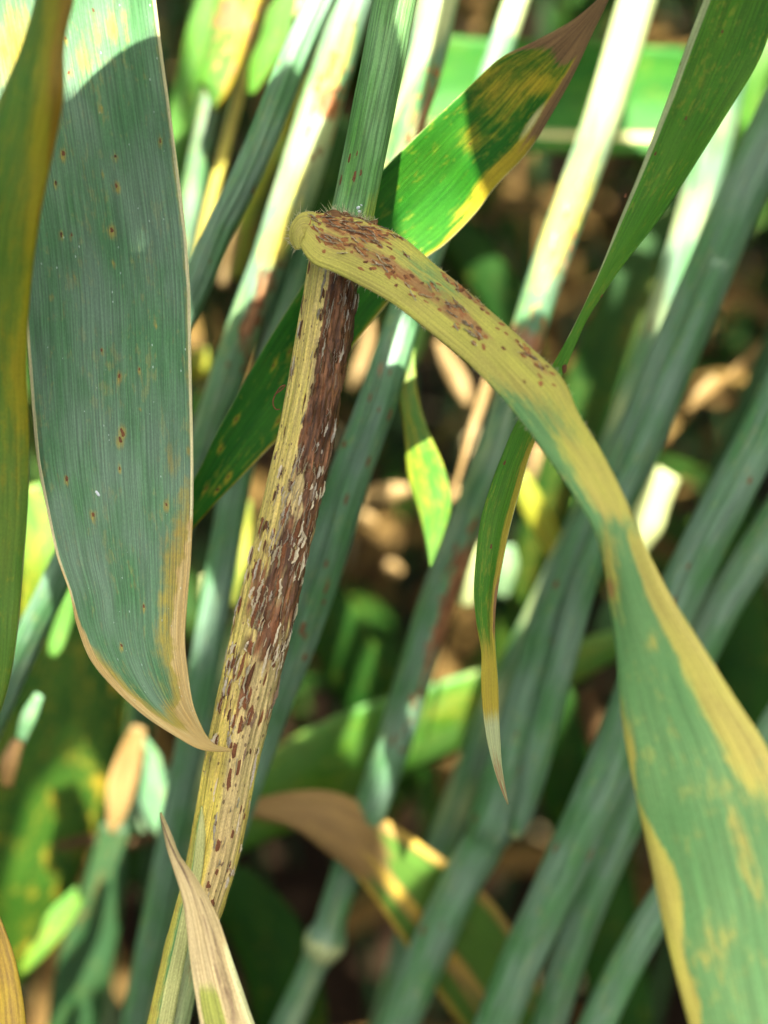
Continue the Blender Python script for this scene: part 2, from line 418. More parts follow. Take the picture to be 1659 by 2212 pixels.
class Tube:
    """a stem along world points C with radii r; angle 0 faces the lens, positive to its right"""
    def __init__(self, name, C, r, nseg=20, ridge=0., nridge=24, rough=0., mask=no_mask, pxy=None, seed=0, disp=None, flat=1.0):
        C = np.asarray(C); n = len(C)
        T = nrm(np.gradient(C, axis=0))
        N = CAM - C; N = nrm(N - (N * T).sum(1, keepdims=True) * T)
        B = np.cross(T, N); 
        if (B @ RIGHT).mean() < 0: B = -B
        th = np.linspace(-math.pi, math.pi, nseg, endpoint=False)
        v = np.concatenate([[0], np.cumsum(np.linalg.norm(np.diff(C, axis=0), axis=1))])
        rr = r[:, None] * np.ones((1, nseg))
        TH = th[None, :] + 0 * rr; V = v[:, None] / MM + 0 * rr
        if ridge: rr = rr + ridge * MM * np.cos(TH * nridge) 
        if rough: rr = rr + rough * MM * (vnoise(TH * 5 + 40, V * 1.1, seed) - .5) * 2
        X = (pxy[:, 0:1] if pxy is not None else 0) + 0 * rr; Y = (pxy[:, 1:2] if pxy is not None else V) + 0 * rr
        if disp is not None: rr = rr + disp(TH, Y, V) * MM
        D = np.cos(TH)[..., None] * N[:, None, :] * flat + np.sin(TH)[..., None] * B[:, None, :]
        pos = C[:, None, :] + D * rr[..., None]
        mkv = np.stack(np.broadcast_arrays(*mask(X, Y, TH, V)), -1)
        rm = float(np.median(r)) / MM
        lc = np.stack([TH * rm, V, TH], -1)
        f = grid_faces(n, nseg, 0, False, True)
        verts = np.concatenate([pos.reshape(-1, 3), C[:1], C[-1:]])
        j = np.arange(nseg); j2 = (j + 1) % nseg; Nn = n * nseg
        caps = np.vstack([np.stack([j2, j, np.full(nseg, Nn), np.full(nseg, Nn)], -1)[:, :3][:, [0, 1, 2, 2]],
                          np.stack([j + Nn - nseg, j2 + Nn - nseg, np.full(nseg, Nn + 1), np.full(nseg, Nn + 1)], -1)])
        # caps as thin quads would be degenerate: close them with a last tiny ring instead
        verts = pos.reshape(-1, 3)
        self.C, self.T, self.N, self.B, self.r, self.pos, self.th, self.pxy, self.rr = C, T, N, B, r, pos, th, pxy, rr
        self.me = new_mesh(name, verts, f, lc.reshape(-1, 3), mkv.reshape(-1, 3))
    def at(self, y, th):
        i = int(np.argmin(np.abs(self.pxy[:, 1] - y)))
        j = int(np.argmin(np.abs(self.th - th)))
        nn = nrm(np.cos(th) * self.N[i] + np.sin(th) * self.B[i])
        return self.C[i] + nn * self.rr[i, j], nn, self.T[i]

def stem_path(rows, per=8, top=35., ground=True, step=None):
    """rows (x, y, width, depth) from top to bottom of the picture, carried on upwards and down to the soil"""
    R = cr(rows, per)
    C = P(R[:, 0], R[:, 1], R[:, 3]); r = px2m(R[:, 2], R[:, 3]) / 2
    pxy = R[:, :2].copy()
    if top:
        t = nrm(C[0] - C[min(6, len(C) - 1)]); k = np.arange(4, 0, -1)[:, None] / 4.
        C = np.vstack([C[0] + t * k * top * MM, C]); r = np.concatenate([r[0] * (1 - .12 * k[:, 0]), r])
        pxy = np.vstack([pxy[0] - np.array([0., 300.]) * k, pxy])
    if ground:
        t = nrm(C[-1] - C[-6]); ext = []; p = C[-1].copy(); k = 0
        while p[2] > -.004 and k < 40:
            k += 1
            t = nrm(t * .86 + np.array([0, 0, -1.]) * .14); p = p + t * .018; ext.append(p.copy())
        C = np.vstack([C, ext]); r = np.concatenate([r, np.full(len(ext), r[-1])])
        pxy = np.vstack([pxy, pxy[-1] + np.array([0., 200.]) * np.arange(1, len(ext) + 1)[:, None]])
    return C, r, pxy

def place(o, pos, nn, along, rot=0., sc=(1, 1, 1)):
    """local y along the surface, z outwards"""
    z = nrm(nn); y = nrm(along - np.dot(along, z) * z)
    if rot: y = nrm(y * math.cos(rot) + np.cross(z, y) * math.sin(rot))
    x = np.cross(y, z)
    m = Matrix([[x[i] * sc[0], y[i] * sc[1], z[i] * sc[2], pos[i]] for i in range(3)] + [[0, 0, 0, 1]])
    o.matrix_world = m
    return o

def pustule_mesh(name, seed, lift=.16):
    """raised oval heap, unit half-length along y, pointed ends, ragged outline"""
    rg = random.Random(seed)
    vs_, fs = [(0, 0, lift)], []
    na = 10
    for ring, (rr, z) in enumerate(((.45, lift * .92), (.8, lift * .6), (1.05, -.12))):
        for k in range(na):
            a = 2 * math.pi * k / na
            q = rr * (1 + rg.uniform(-.34, .30))
            vs_.append((math.copysign(abs(math.cos(a)) ** .9, math.cos(a)) * q * .34, math.sin(a) * q, z + rg.uniform(-.025, .025)))
    for k in range(na):
        k2 = (k + 1) % na
        fs.append((0, 1 + k, 1 + k2, 1 + k2))
    tri = [(0, 1 + k, 1 + (k + 1) % na) for k in range(na)]
    quads = [(1 + r * na + k, 1 + (r + 1) * na + k, 1 + (r + 1) * na + (k + 1) % na, 1 + r * na + (k + 1) % na) for r in (0, 1) for k in range(na)]
    me = bpy.data.meshes.new(name); me.from_pydata(vs_, [], tri + quads); me.update()
    me.polygons.foreach_set('use_smooth', [True] * len(me.polygons))
    return me

def flap_mesh(name, seed, thin=False):
    """sliver of torn skin: unit half-length along y, one side lifted, wavering, thin but solid"""
    rg = random.Random(seed)
    n = 11; a, b = [], []; cx = 0.
    for i in range(n):
        t = i / (n - 1); yy = 2 * t - 1
        wd = (.10 if thin else .17) * math.sin(math.pi * (.05 + .92 * t)) ** .6 * (1 + rg.uniform(-.45, .45)) + .012
        cx = cx * .8 + rg.uniform(-.09, .09); lf = .06 + .16 * math.sin(math.pi * t) * rg.uniform(.5, 1.3)
        a.append([(cx - wd, yy, .02), (cx, yy, lf * .75), (cx + wd * .8, yy, lf)])
        b.append([(cx - wd, yy, -.05), (cx, yy, lf * .75 - .05), (cx + wd * .8, yy, lf - .05)])
    vs_ = [p for r in a for p in r] + [p for r in b for p in r]
    N = 3 * n; fs = []
    for i in range(n - 1):
        for j in range(2):
            q = (i * 3 + j, i * 3 + j + 1, (i + 1) * 3 + j + 1, (i + 1) * 3 + j)
            fs += [q, tuple(x + N for x in q[::-1])]
        for j in (0, 2):
            q = (i * 3 + j, (i + 1) * 3 + j, (i + 1) * 3 + j + N, i * 3 + j + N); fs.append(q)
    me = bpy.data.meshes.new(name); me.from_pydata(vs_, [], fs); me.update()
    me.polygons.foreach_set('use_smooth', [True] * len(me.polygons))
    return me
PUST = {k: [pustule_mesh('rust_pustule', i * 3 + q) for i in range(5)] for q, k in enumerate(('rust', 'darkrust', 'orangerust', 'redrust'))}
for k, l in PUST.items():
    for me in l: me.materials.append(M[k])
FLAPS = {(mt, th_): [flap_mesh('skin_flap', 90 + i + 20 * q, th_) for i in range(4)] for q, (mt, th_) in enumerate((m_, t_) for m_ in ('flap', 'flapcream', 'flapbrown') for t_ in (False, True))}
for (mt, th_), l in FLAPS.items():
    for me in l: me.materials.append(M[mt])
FLAP = FLAPS[('flap', False)] + FLAPS[('flapcream', False)]
MEALY = pustule_mesh('white_speck', 77, .5); MEALY.materials.append(M['mealy'])

def pustule(parent, pos, nn, al, length, width, dark=False, rot=0., lift=1., kind=None):
    me = random.choice(PUST[kind or ('darkrust' if dark else 'rust')])
    o = add('rust_pustule', me, None, parent)
    place(o, pos, nn, al, rot, (width * MM / .68, length * MM / 2, .5 * (width + .25) * MM * lift))
    return o

SHADE = []      # points that the added unseen blades are fitted to shade
LIT = []        # points that the sun reaches
def shade_pts(pos, k): SHADE.append(np.asarray(pos).reshape(-1, 3)[::k])

# ------------------------------------------------------------------ ground
gx = 40.0
me = new_mesh('ground', [(-gx, -gx, 0), (gx, -gx, 0), (gx, gx, 0), (-gx, gx, 0)], [(0, 1, 2, 3)])
add('ground', me, M['soil'], kind='structure', label='dark brown soil under the crop')

# ------------------------------------------------------------------ the rusted plant in focus
plant = add('wheat_plant', None, label='wheat plant in focus, its yellow stem crusted with dark brown rust', cat='plant')
plant.empty_display_size = .01

def mask_culm(x, y, th, v):
    yel = .55 * sm(360, 470, y) * sm(-.2, .9, th) + .25 * sm(1.0, 1.4, th)
    brn = .55 * blob(th, y, -1.15, 400, .35, 120) * (vnoise(th * 7, v * .8, 3) > .45)
    return yel, brn, 0 * y
culm_rows = [(872, -80, 92, 131), (853, 0, 92, 130.6), (833, 105, 92, 130.4), (812, 210, 92, 130.2), (791, 315, 91, 130.1), (772, 410, 91, 130), (757, 480, 92, 130), (742, 540, 94, 130), (728, 600, 96, 130)]
C, r, pxy = stem_path(culm_rows, 10, 60, False)
culm = Tube('culm', C, r, 64, .028, 20, .012, mask_culm, pxy, 3)
add('culm', culm.me, M['culm'], plant)
shade_pts(culm.pos, 23)

sh_rows = [(736, 500, 104, 130), (722, 570, 110, 130), (712, 640, 114, 130), (703, 700, 118, 130), (688, 790, 118, 130), (676, 860, 118, 130), (658, 950, 118, 130), (638, 1040, 118, 130),
           (618, 1130, 118, 130), (598, 1220, 120, 130), (574, 1320, 124, 130.2), (553, 1410, 122, 130.5), (532, 1500, 120, 131), (511, 1590, 116, 131.3), (494, 1670, 114, 131.6),
           (478, 1760, 112, 132), (460, 1850, 108, 132.5), (440, 1930, 100, 133), (418, 2010, 90, 133.6)]
sh_d = cr(sh_rows, 22)
C = P(sh_d[:, 0], sh_d[:, 1], sh_d[:, 3]); r = px2m(sh_d[:, 2], sh_d[:, 3]) / 2
def rust_density(th, y):
    """how much of the sheath is eaten by rust, 0 to 1"""
    right = sm(-.42, .05, th)
    ys = [560, 1000, 1080, 1170, 1400, 1530, 1590, 1700, 1880, 1980]
    dl_ = np.interp(y, ys, [0, 0, .15, .42, .48, .47, .18, .07, .06, .10]); dr_ = np.interp(y, ys, [1, 1, .84, .68, .64, .60, .22, .09, .08, .32])
    d = dl_ + (dr_ - dl_) * right
    d = d - .55 * blob(th, y, .12, 1050, .22, 70) - .3 * blob(th, y, .55, 1470, .5, 60)
    d = d * np.where(th < -.75, np.where(y < 1000, 1.0, .85), 1) + .3 * blob(th, y, -1.2, 870, .35, 200)
    return np.clip(d, 0, 1)
def mask_sheath(x, y, th, v):
    n1 = fbm(th * 7, v * .55, 5, 3); n2 = fbm(th * 2.5, v * .18, 9, 2)
    d = rust_density(th + (n1 - .5) * .35, y + (n2 - .5) * 120)
    field = .55 * n1 + .45 * n2
    brn = np.clip(.5 + (d - (1 - field) * .95 - .0) * 2.2, 0, 1) * (d > .05)
    brn = np.where((y < 1010) & (d > .6), np.clip(brn + .22, 0, 1), np.clip(brn * .78, 0, 1))
    yel = sm(.15, -.35, th) * (.55 + .4 * sm(1500, 1750, y)) + .7 * sm(.75, 1.2, th) * sm(1500, 1650, y)
    pal = .9 * blob(th, y, -.55, 1900, .35, 110) * sm(1780, 1860, y)
    return yel, brn, pal
def disp_sheath(th, y, v):
    d = rust_density(th, y)
    rid = .045 * np.cos(th * 26 + 2.2 * vnoise(v * .12 + 0 * th, th * 1.3, 61)) * (.4 + 1.1 * vnoise(th * 4, v * .25, 63)) + .035 * np.cos(th * 11 + 1) + .05 * (fbm(th * 10, v * .6, 65, 3) - .5)
    rag = (fbm(th * 9, v * .9, 31, 3) - .5) * .52 * d + (vnoise(th * 18, v * .6, 41) - .5) * .22 * d
    seam = -.10 * np.exp(-((th + .42 - .0004 * (y - 1600)) / .05) ** 2) * sm(1560, 1640, y)
    return rid + rag + seam
sheath = Tube('leaf_sheath', C, r, 140, 0, 1, 0, mask_sheath, sh_d[:, :2], 5, disp_sheath)
sheath_o = add('leaf_sheath', sheath.me, M['sheath'], plant, label='yellow sheath covered in dark brown rust pustules')
shade_pts(sheath.pos, 60)

# lower culm and second sheath edge where the stem thins
def mask_low(x, y, th, v):
    yel = .8 * sm(.1, -.6, th); brn = .5 * rust_density(th, y) * 0 + .55 * blob(th, y, .5, 2060, .6, 60)
    return yel, brn, .55 * sm(-.7, 0, th)
low_rows = [(452, 1880, 84, 133.2), (425, 1970, 88, 133.5), (402, 2040, 88, 134), (384, 2120, 88, 134.5), (366, 2200, 90, 135), (345, 2290, 90, 136), (320, 2400, 88, 138)]
C, r, pxy = stem_path(low_rows, 10, 0, True)
low = Tube('culm', C, r, 48, .03, 18, .03, mask_low, pxy, 7)
add('culm', low.me, M['stem'], plant)
def mask_edge(x, y, s, v):
    return .9 * sm(.55, .1, s) + .2, .5 * (vnoise(s * 5, v * .7, 4) > .72) * sm(.5, .1, s), .9 * sm(.35, .6, s)
ed = Ribbon('sheath_edge', [(434, 1740, 438, 1742, 130.3, 130.3), (418, 1800, 443, 1806, 130.6, 130.2), (404, 1870, 438, 1880, 130.9, 130.6), (384, 1940, 424, 1950, 131.5, 131), (362, 2020, 408, 2030, 132, 131.6), (342, 2100, 394, 2105, 132.6, 132.2),
                            (322, 2190, 378, 2195, 133, 132.6), (300, 2290, 360, 2295, 134, 133.6)], 15, 10, .22, 0, .3, .15, mask_edge, 4)
add('sheath_edge', ed.me, M['yellow'], plant, label='yellow green loose edge of the sheath low on the stem')

# pustules and torn skin on the sheath
rg = random.Random(11)
cnt = tries = nfl = 0
def torn(y, th, pos, nn, al, L, W):
    """pale torn skin standing along both sides of a split blister"""
    side = nrm(np.cross(al, nn))
    for q in (-1, 1):
        if rg.random() < .25: continue
        mt = rg.choice(('flap', 'flapbrown', 'flap') if y < 1000 else ('flap', 'flapcream', 'flapcream', 'flapbrown'))
        o = add('skin_flap', rg.choice(FLAPS[(mt, True)]), None, sheath_o)
        place(o, pos + side * q * W * .5 * MM - nn * .00002, nn, al, rg.uniform(-.07, .07) + (0 if q > 0 else math.pi), (rg.uniform(.4, .8) * (1.3 if y > 1000 else 1) * MM, L * MM * rg.uniform(.35, .55), rg.uniform(.7, 1.6) * (1 - .6 * min(1, abs(th))) * MM))
while cnt < 265 and tries < 9000:
    tries += 1
    y = rg.uniform(560, 1985); th = rg.uniform(-1.45, 1.45)
    d = float(rust_density(np.array(th), np.array(y)))
    if rg.random() > (.05 + d if d > .03 else 0): continue
    pos, nn, al = sheath.at(y, th)
    L = rg.uniform(.6, 1.1) * (1.0 if y > 1560 else rg.uniform(1.0, 2.4)); W = rg.uniform(.22, .38) * (1.25 if 1080 < y < 1560 else 1)
    dk = (y < 1080 and rg.random() < .7) or rg.random() < .2
    pustule(sheath_o, pos - nn * .00003, nn, al, L, W, dark=dk, rot=rg.uniform(-.08, .08), lift=rg.uniform(.7, 1.2), kind=None if dk or y < 1000 else rg.choice(('redrust', 'rust')))
    if cnt % 2 == 0 or y > 1000: torn(y, th, pos, nn, al, L, W)
    cnt += 1
for y, th, L, W in ((1605, .0, 1.3, .5), (1665, .05, 2.0, .62), (1640, .35, 1.5, .4), (1805, .12, 1.1, .45), (1860, .3, .7, .4), (1890, .1, .75, .45), (1925, .45, .8, .4), (1760, -.75, .6, .35), (1730, .75, .9, .3), (1550, .1, 1.6, .6), (1530, .35, 1.4, .5), (1780, .6, .9, .35), (1840, -.35, .5, .3), (590, -1.2, 1.3, .3)):
    pos, nn, al = sheath.at(y, th); pustule(sheath_o, pos, nn, al, L, W, lift=.7)
cnt = tries = 0
while cnt < 60 and tries < 9000:
    tries += 1
    y = rg.uniform(585, 1985); th = rg.uniform(-1.3, 1.4)
    d = float(rust_density(np.array(th), np.array(y)))
    if rg.random() > (.04 + d * .9 if d > .02 else 0): continue
    pos, nn, al = sheath.at(y, th)
    thin = rg.random() < (.8 if y < 1000 else .5)
    mt = rg.choice(('flap', 'flapbrown', 'flapbrown', 'flap') if y < 1000 else ('flap', 'flapbrown', 'flapcream', 'flapcream', 'flapbrown'))
    L = rg.uniform(.9, 3.4) if thin else rg.uniform(.4, 1.5)
    W = rg.uniform(.4, .7) if thin else rg.uniform(.3, .7)
    o = add('skin_flap', rg.choice(FLAPS[(mt, thin)]), None, sheath_o)
    place(o, pos - nn * .00002, nn, al, rg.uniform(-.12, .12) + (math.pi if rg.random() < .5 else 0), (W * MM, L * MM / 2, rg.uniform(.5, 1.2) * MM))
    cnt += 1
for y, th, L, W in ((1770, -.12, 2.4, .55), (1800, .3, 1.2, .3), (1640, .22, 1.6, .4), (1590, -.2, 1.1, .5), (1860, 1.1, 1.1, .7), (1800, -.02, 1.0, .35), (1730, .3, .7, .3)):
    pos, nn, al = sheath.at(y, th); o = add('skin_flap', rg.choice(FLAP), None, sheath_o)
    place(o, pos, nn, al, rg.uniform(-.1, .1), (W * MM, L * MM / 2, 1.2 * MM))
for y, th, L, W in ((395, -.25, .9, .28), (350, -.7, .8, .26), (405, -1.0, .9, .25), (385, .0, .6, .16), (345, -.35, .5, .15)):
    pos, nn, al = culm.at(y, th); pustule(plant, pos, nn, al, L, W, lift=.6)
for y, th, q in ((455, .22, .42), (463, .30, .3), (449, .33, .2)):
    pos, nn, al = culm.at(y, th); o = add('white_speck', MEALY, None, plant); place(o, pos, nn, al, q * 5, (q * MM * .9, q * MM * .4, q * MM * .6))

# ---- bent yellow leaf
bent_rows = [(690, 466, 640, 500, 127.2, 126.2), (722, 466, 652, 540, 127, 125.6), (758, 472, 678, 572, 126.8, 125.2), (800, 484, 722, 590, 126.5, 124.8), (866, 512, 776, 616, 126, 124.2), (938, 572, 852, 658, 125.2, 123.2),
             (1012, 630, 930, 716, 124, 121.8), (1085, 692, 1010, 780, 122.5, 120.2), (1152, 757, 1080, 852, 120.8, 118.5), (1216, 824, 1138, 926, 119, 116.5), (1250, 900, 1186, 990, 117.2, 114.5),
             (1293, 975, 1236, 1060, 115.4, 112.8), (1340, 1068, 1284, 1138, 113.6, 112), (1392, 1172, 1300, 1215, 112, 113), (1452, 1290, 1312, 1312, 110.5, 113.2), (1522, 1400, 1328, 1420, 109.2, 112.6),
             (1592, 1510, 1342, 1540, 108, 111.8), (1662, 1620, 1364, 1670, 107, 110.8), (1715, 1750, 1391, 1800, 106, 109.8), (1755, 1900, 1422, 1950, 105, 108.6), (1790, 2100, 1460, 2100, 104, 107.4), (1820, 2300, 1510, 2290, 103, 106), (1840, 2500, 1560, 2500, 102, 105)]
def mask_bent(x, y, s, v):
    early = sm(1180, 1080, y)
    yel = early * (1 - .75 * sm(.66, .95, s) * sm(760, 900, y) * sm(1250, 1150, y) - .55 * blob(x, y, 930, 610, 95, 32, 38) - .5 * blob(x, y, 1190, 920, 90, 40, 45))
    band = sm(.38, .20, s - .00004 * (1400 - y)) * sm(1080, 1200, y) * sm(1900, 1560, y)
    left = sm(.91, .965, s + .12 * blob(x * 0, y, 0, 1980, 1, 120) + .05 * np.sin(y * .021)) * sm(1400, 1700, y)
    yel = np.maximum.reduce([yel, band, left, .62 * blob(x, y, 1625, 1850, 24, 190, -18), .85 * blob(x, y, 1320, 1240, 25, 110, -8), .5 * blob(x, y, 1550, 2040, 60, 80), .6 * blob(x, y, 1420, 1390, 22, 30)])
    n1 = fbm(x * .035, y * .05, 8, 3)
    rr = np.maximum.reduce([1.1 * blob(s, v, .25, 3.6, .22, 3.2), 1.0 * blob(s, v, .55, 9.0, .14, 6.0), .95 * blob(s, v, .50, 14, .18, 4.), .9 * blob(s, v, .08, 13.5, .10, 3.4), .75 * blob(s, v, .16, 21.5, .13, 2.6), .8 * blob(s, v, .55, 3.0, .14, 2.4)])
    brn = np.clip(rr * (.35 + 1.2 * n1) * 1.0, 0, 1) * sm(900, 800, y)
    brn = np.maximum(brn, .7 * blob(x, y, 1322, 1270, 24, 34) + .5 * blob(x, y, 1260, 870, 14, 60, -22))
    return yel, brn, .5 * sm(.05, .0, s) * early
bent = Ribbon('leaf_blade', bent_rows, 33, 14, .10, 0, .35, .35, mask_bent, 12)
bent_o = add('leaf_blade', bent.me, M['yellow'], plant, label='yellow leaf bent across the stem, speckled with rust, greener towards its drooping end')
shade_pts(bent.pos, 40)
cnt = tries = 0
rg = random.Random(5)
while cnt < 280 and tries < 9000:
    tries += 1
    i = rg.randrange(0, bent.nv); j = rg.randrange(1, bent.nu - 1)
    s, v = bent.s[j], bent.lc[i, j, 1]
    if v > 26: continue
    rr = max(1.1 * math.exp(-((s - .25) / .2) ** 2 - ((v - 3.6) / 3.) ** 2), math.exp(-((s - .55) / .13) ** 2 - ((v - 9) / 5.5) ** 2), math.exp(-((s - .5) / .16) ** 2 - ((v - 14) / 3.5) ** 2), math.exp(-((s - .08) / .07) ** 2 - ((v - 13.5) / 3.2) ** 2), .6 * math.exp(-((s - .16) / .12) ** 2 - ((v - 21.5) / 2.4) ** 2), .8 * math.exp(-((s - .55) / .12) ** 2 - ((v - 3) / 2.2) ** 2))
    if rg.random() > rr * .9: continue
    a = nrm(bent.pos[min(i + 1, bent.nv - 1), j] - bent.pos[max(i - 1, 0), j])
    cdir = nrm(bent.pos[i, j + 1] - bent.pos[i, j - 1]); nn = nrm(np.cross(cdir, a))
    if np.dot(nn, bent.n[i]) < 0: nn = -nn
    p = bent.top[i, j] + a * rg.uniform(-.2, .2) * MM + cdir * rg.uniform(-.1, .1) * MM
    pustule(bent_o, p, nn, a, rg.uniform(.3, .8), rg.uniform(.15, .36), kind=rg.choice(('orangerust', 'orangerust', 'rust')), rot=rg.uniform(-.4, .4), lift=rg.uniform(.4, .8))
    if rg.random() < .28:
        o = add('skin_flap', rg.choice(FLAP), None, bent_o); place(o, p, nn, a, rg.uniform(-.5, .5), (.35 * MM, rg.uniform(.3, .6) * MM, .7 * MM))
    cnt += 1

# curled auricle at the left of the bend
def mask_aur(x, y, s, v): return .92 + 0 * x, .42 * sm(.2, .0, s) * vnoise(x * .1, y * .1, 3) + .4 * sm(.75, 1., s) * vnoise(x * .15, y * .15, 5), 0 * x
aur = Ribbon('auricle', [(728, 474, 722, 508, 126.8, 126.2), (712, 455, 704, 512, 126.9, 125.7), (690, 443, 682, 506, 126.9, 125.3), (662, 441, 664, 496, 126.8, 125.1), (638, 452, 652, 494, 126.6, 125.0), (622, 476, 644, 502, 126.3, 125.0), (618, 502, 640, 514, 126, 125.1), (624, 524, 640, 528, 125.8, 125.2), (636, 540, 644, 540, 125.6, 125.3)], 21, 10, .08, .14, .2, 1.0, mask_aur, 2)
aur_o = add('auricle', aur.me, M['yellow'], plant, label='curled yellow lobe with a fringe of fine hairs')
# ragged dark collar where the stem comes out
def mask_lig(x, y, s, v): return .2 + 0 * x, .75 + 0 * x, 0 * x
lig = Ribbon('ligule', [(704, 464, 708, 480, 127.6, 126.8), (722, 457, 726, 478, 127.2, 126.5), (735, 464, 738, 480, 127.1, 126.5), (747, 461, 748, 482, 127, 126.5), (760, 473, 758, 487, 127, 126.6), (775, 471, 772, 490, 127.2, 126.8), (792, 479, 789, 493, 127.6, 127.1), (812, 477, 808, 497, 128.6, 127.8)], 9, 10, .2, 0, .22, .5, mask_lig, 6)
add('ligule', lig.me, M['tan'], plant, label='brown ragged collar round the stem at the leaf joint')

def hairs(name, roots, dirs, lens, rad, parent):
    vs_, fs = [], []
    for p, d, l in zip(roots, dirs, lens):
        d = nrm(d); a = nrm(np.cross(d, [.3, .5, .8])); b2 = np.cross(d, a); k = len(vs_)
        bend = nrm(RNG.normal(size=3)) * l * .25
        for q in range(3):
            an = q * 2.094
            vs_.append(p + (a * math.cos(an) + b2 * math.sin(an)) * rad)
        for q in range(3):
            an = q * 2.094
            vs_.append(p + d * l * .55 + bend * .4 + (a * math.cos(an) + b2 * math.sin(an)) * rad * .6)
        vs_.append(p + d * l + bend)
        for q in range(3):
            q2 = (q + 1) % 3
            fs.append((k + q, k + q2, k + 3 + q2)); fs.append((k + q, k + 3 + q2, k + 3 + q)); fs.append((k + 3 + q, k + 3 + q2, k + 6))
    return add(name, new_mesh(name, vs_, fs), M['hair'], parent, kind='stuff')
ii = RNG.integers(0, aur.nv, 90)
hairs('fringe_hair', aur.pos[ii, 0], aur.pos[ii, 0] - aur.pos[ii, 8] + RNG.normal(size=(90, 3)) * .0004, RNG.uniform(.35, .8, 90) * MM, .024 * MM, plant)
ii = RNG.integers(0, lig.nv, 90)
hairs('collar_hair', lig.pos[ii, 0], lig.pos[ii, 0] - lig.pos[ii, 8] + RNG.normal(size=(90, 3)) * .0006, RNG.uniform(.4, .95, 90) * MM, .026 * MM, plant)
ii = RNG.integers(10, 150, 240); jj = np.where(RNG.random(240) < .5, 0, bent.nu - 1)
hairs('margin_hair', bent.pos[ii, jj], np.where((jj == 0)[:, None], bent.pos[ii, 0] - bent.pos[ii, 6], bent.pos[ii, -1] - bent.pos[ii, -7]) + RNG.normal(size=(240, 3)) * .0005, RNG.uniform(.2, .45, 240) * MM, .018 * MM, plant)
# orange thread on the stem's left side
tc = cr([(597, 850, 3, 128), (608, 842, 3, 127.8), (616, 832, 3, 127.6), (604, 838, 3, 127.8), (592, 858, 3, 128), (590, 874, 3, 128), (596, 884, 3, 128.2), (604, 884, 3, 128.4)], 6)
th_o = Tube('thread', P(tc[:, 0], tc[:, 1], tc[:, 3]), np.full(len(tc), .05 * MM), 8)
add('orange_thread', th_o.me, M['rust'], label='tiny curled orange thread caught on the left edge of the rusted stem', cat='thread')

# ------------------------------------------------------------------ leaves near the focus
LEAVES = []
def leaf(name, rows, mat, label, mask=no_mask, nu=17, per=8, group=None, shade=True, cat='leaf', **kw):
    rb = Ribbon(name, rows, nu, per, mask=mask, **kw)
    o = add(name, rb.me, M[mat], None, label, cat, group)
    if shade: shade_pts(rb.pos, 13)
    rb.o = o
    return rb

# broad blue-green leaf on the left
big_rows = [(-85, -210, 318, -210, 119, 121), (-65, -100, 328, -100, 120, 122), (-50, 0, 337, 0, 121, 123), (-25, 120, 352, 120, 121.7, 123.6), (0, 260, 371, 260, 122.4, 124.2), (22, 400, 388, 390, 123, 124.8), (40, 520, 402, 510, 123.4, 125.2),
            (52, 640, 411, 640, 123.8, 125.6), (60, 760, 413, 770, 124.2, 126), (69, 880, 416, 900, 124.6, 126.2), (79, 990, 418, 1020, 125, 126.4), (98, 1090, 417, 1115, 125.2, 126.5), (122, 1200, 412, 1215, 125.4, 126.6), (150, 1280, 404, 1310, 125.5, 126.6), (166, 1350, 400, 1385, 125.6, 126.6),
            (195, 1425, 406, 1450, 125.8, 126.6), (245, 1486, 416, 1515, 126, 126.6), (310, 1545, 430, 1556, 126.2, 126.6), (375, 1588, 446, 1588, 126.4, 126.7), (435, 1620, 466, 1608, 126.6, 126.8), (500, 1626, 503, 1616, 126.8, 127)]
def mask_big(x, y, s, v):
    right = np.interp(y, np.array([p[3] for p in big_rows], float), np.array([p[2] for p in big_rows], float))
    left = np.interp(y, np.array([p[1] for p in big_rows], float), np.array([p[0] for p in big_rows], float))
    e = (right - x) + 46 * (fbm(y * .03, x * .02, 71, 3) - .5) * sm(900, 1050, y); el = x - left
    wt = np.interp(y, [900, 1080, 1130, 1190, 1230, 1270, 1330, 1400, 1500, 1570], [0, 3, 12, 30, 40, 26, 28, 32, 32, 50])
    wl = np.interp(y, [1150, 1300, 1400, 1500, 1600], [0, 6, 16, 22, 34])
    tan = np.maximum(sm(wt + 14, wt - 16, e) * (wt > 6), sm(wl + 8, wl - 8, el) * (y > 1180))
    tan = np.maximum(tan, sm(1545, 1600, y)) * .8
    pal = np.maximum(sm(8, 3, el), sm(9 + 6 * sm(1050, 1250, y), 3, right - x))
    yel = np.maximum.reduce([.8 * sm(wt + 60, wt - 10, e) * sm(880, 1160, y), .45 * sm(24, 6, e), .5 * blob(x, y, 372, 1000, 22, 60), .5 * blob(x, y, 230, 60, 60, 60), .75 * blob(x, y, 40, 110, 60, 110), .45 * blob(x, y, 180, 120, 40, 60), .7 * sm(wl + 34, wl, el) * sm(1330, 1450, y)])
    for cx, cy, q in SPOTS: yel = np.maximum(yel, .75 * blob(x, y, cx, cy + 4, 8 * q, 18 * q))
    return yel, tan, pal
SPOTS = [(240, 496, 1.3), (135, 330, 1.2), (119, 394, 1.0), (346, 304, .9), (250, 400, 1.1), (131, 506, .9), (153, 506, .8), (248, 336, .8), (218, 756, .8), (256, 812, 1.1), (263, 935, 1.6), (258, 950, 1.2), (300, 797, .7), (143, 1034, .9), (257, 1012, .7), (359, 1090, 1.), (200, 1112, 1.1), (310, 1310, .9), (262, 1395, .8), (407, 970, 1.), (215, 232, .8), (220, 372, .8), (160, 590, .7), (335, 700, .6), (110, 640, .7), (245, 565, .7), (303, 880, .5), (147, 155, .9), (140, 80, .8), (200, 20, .7)]
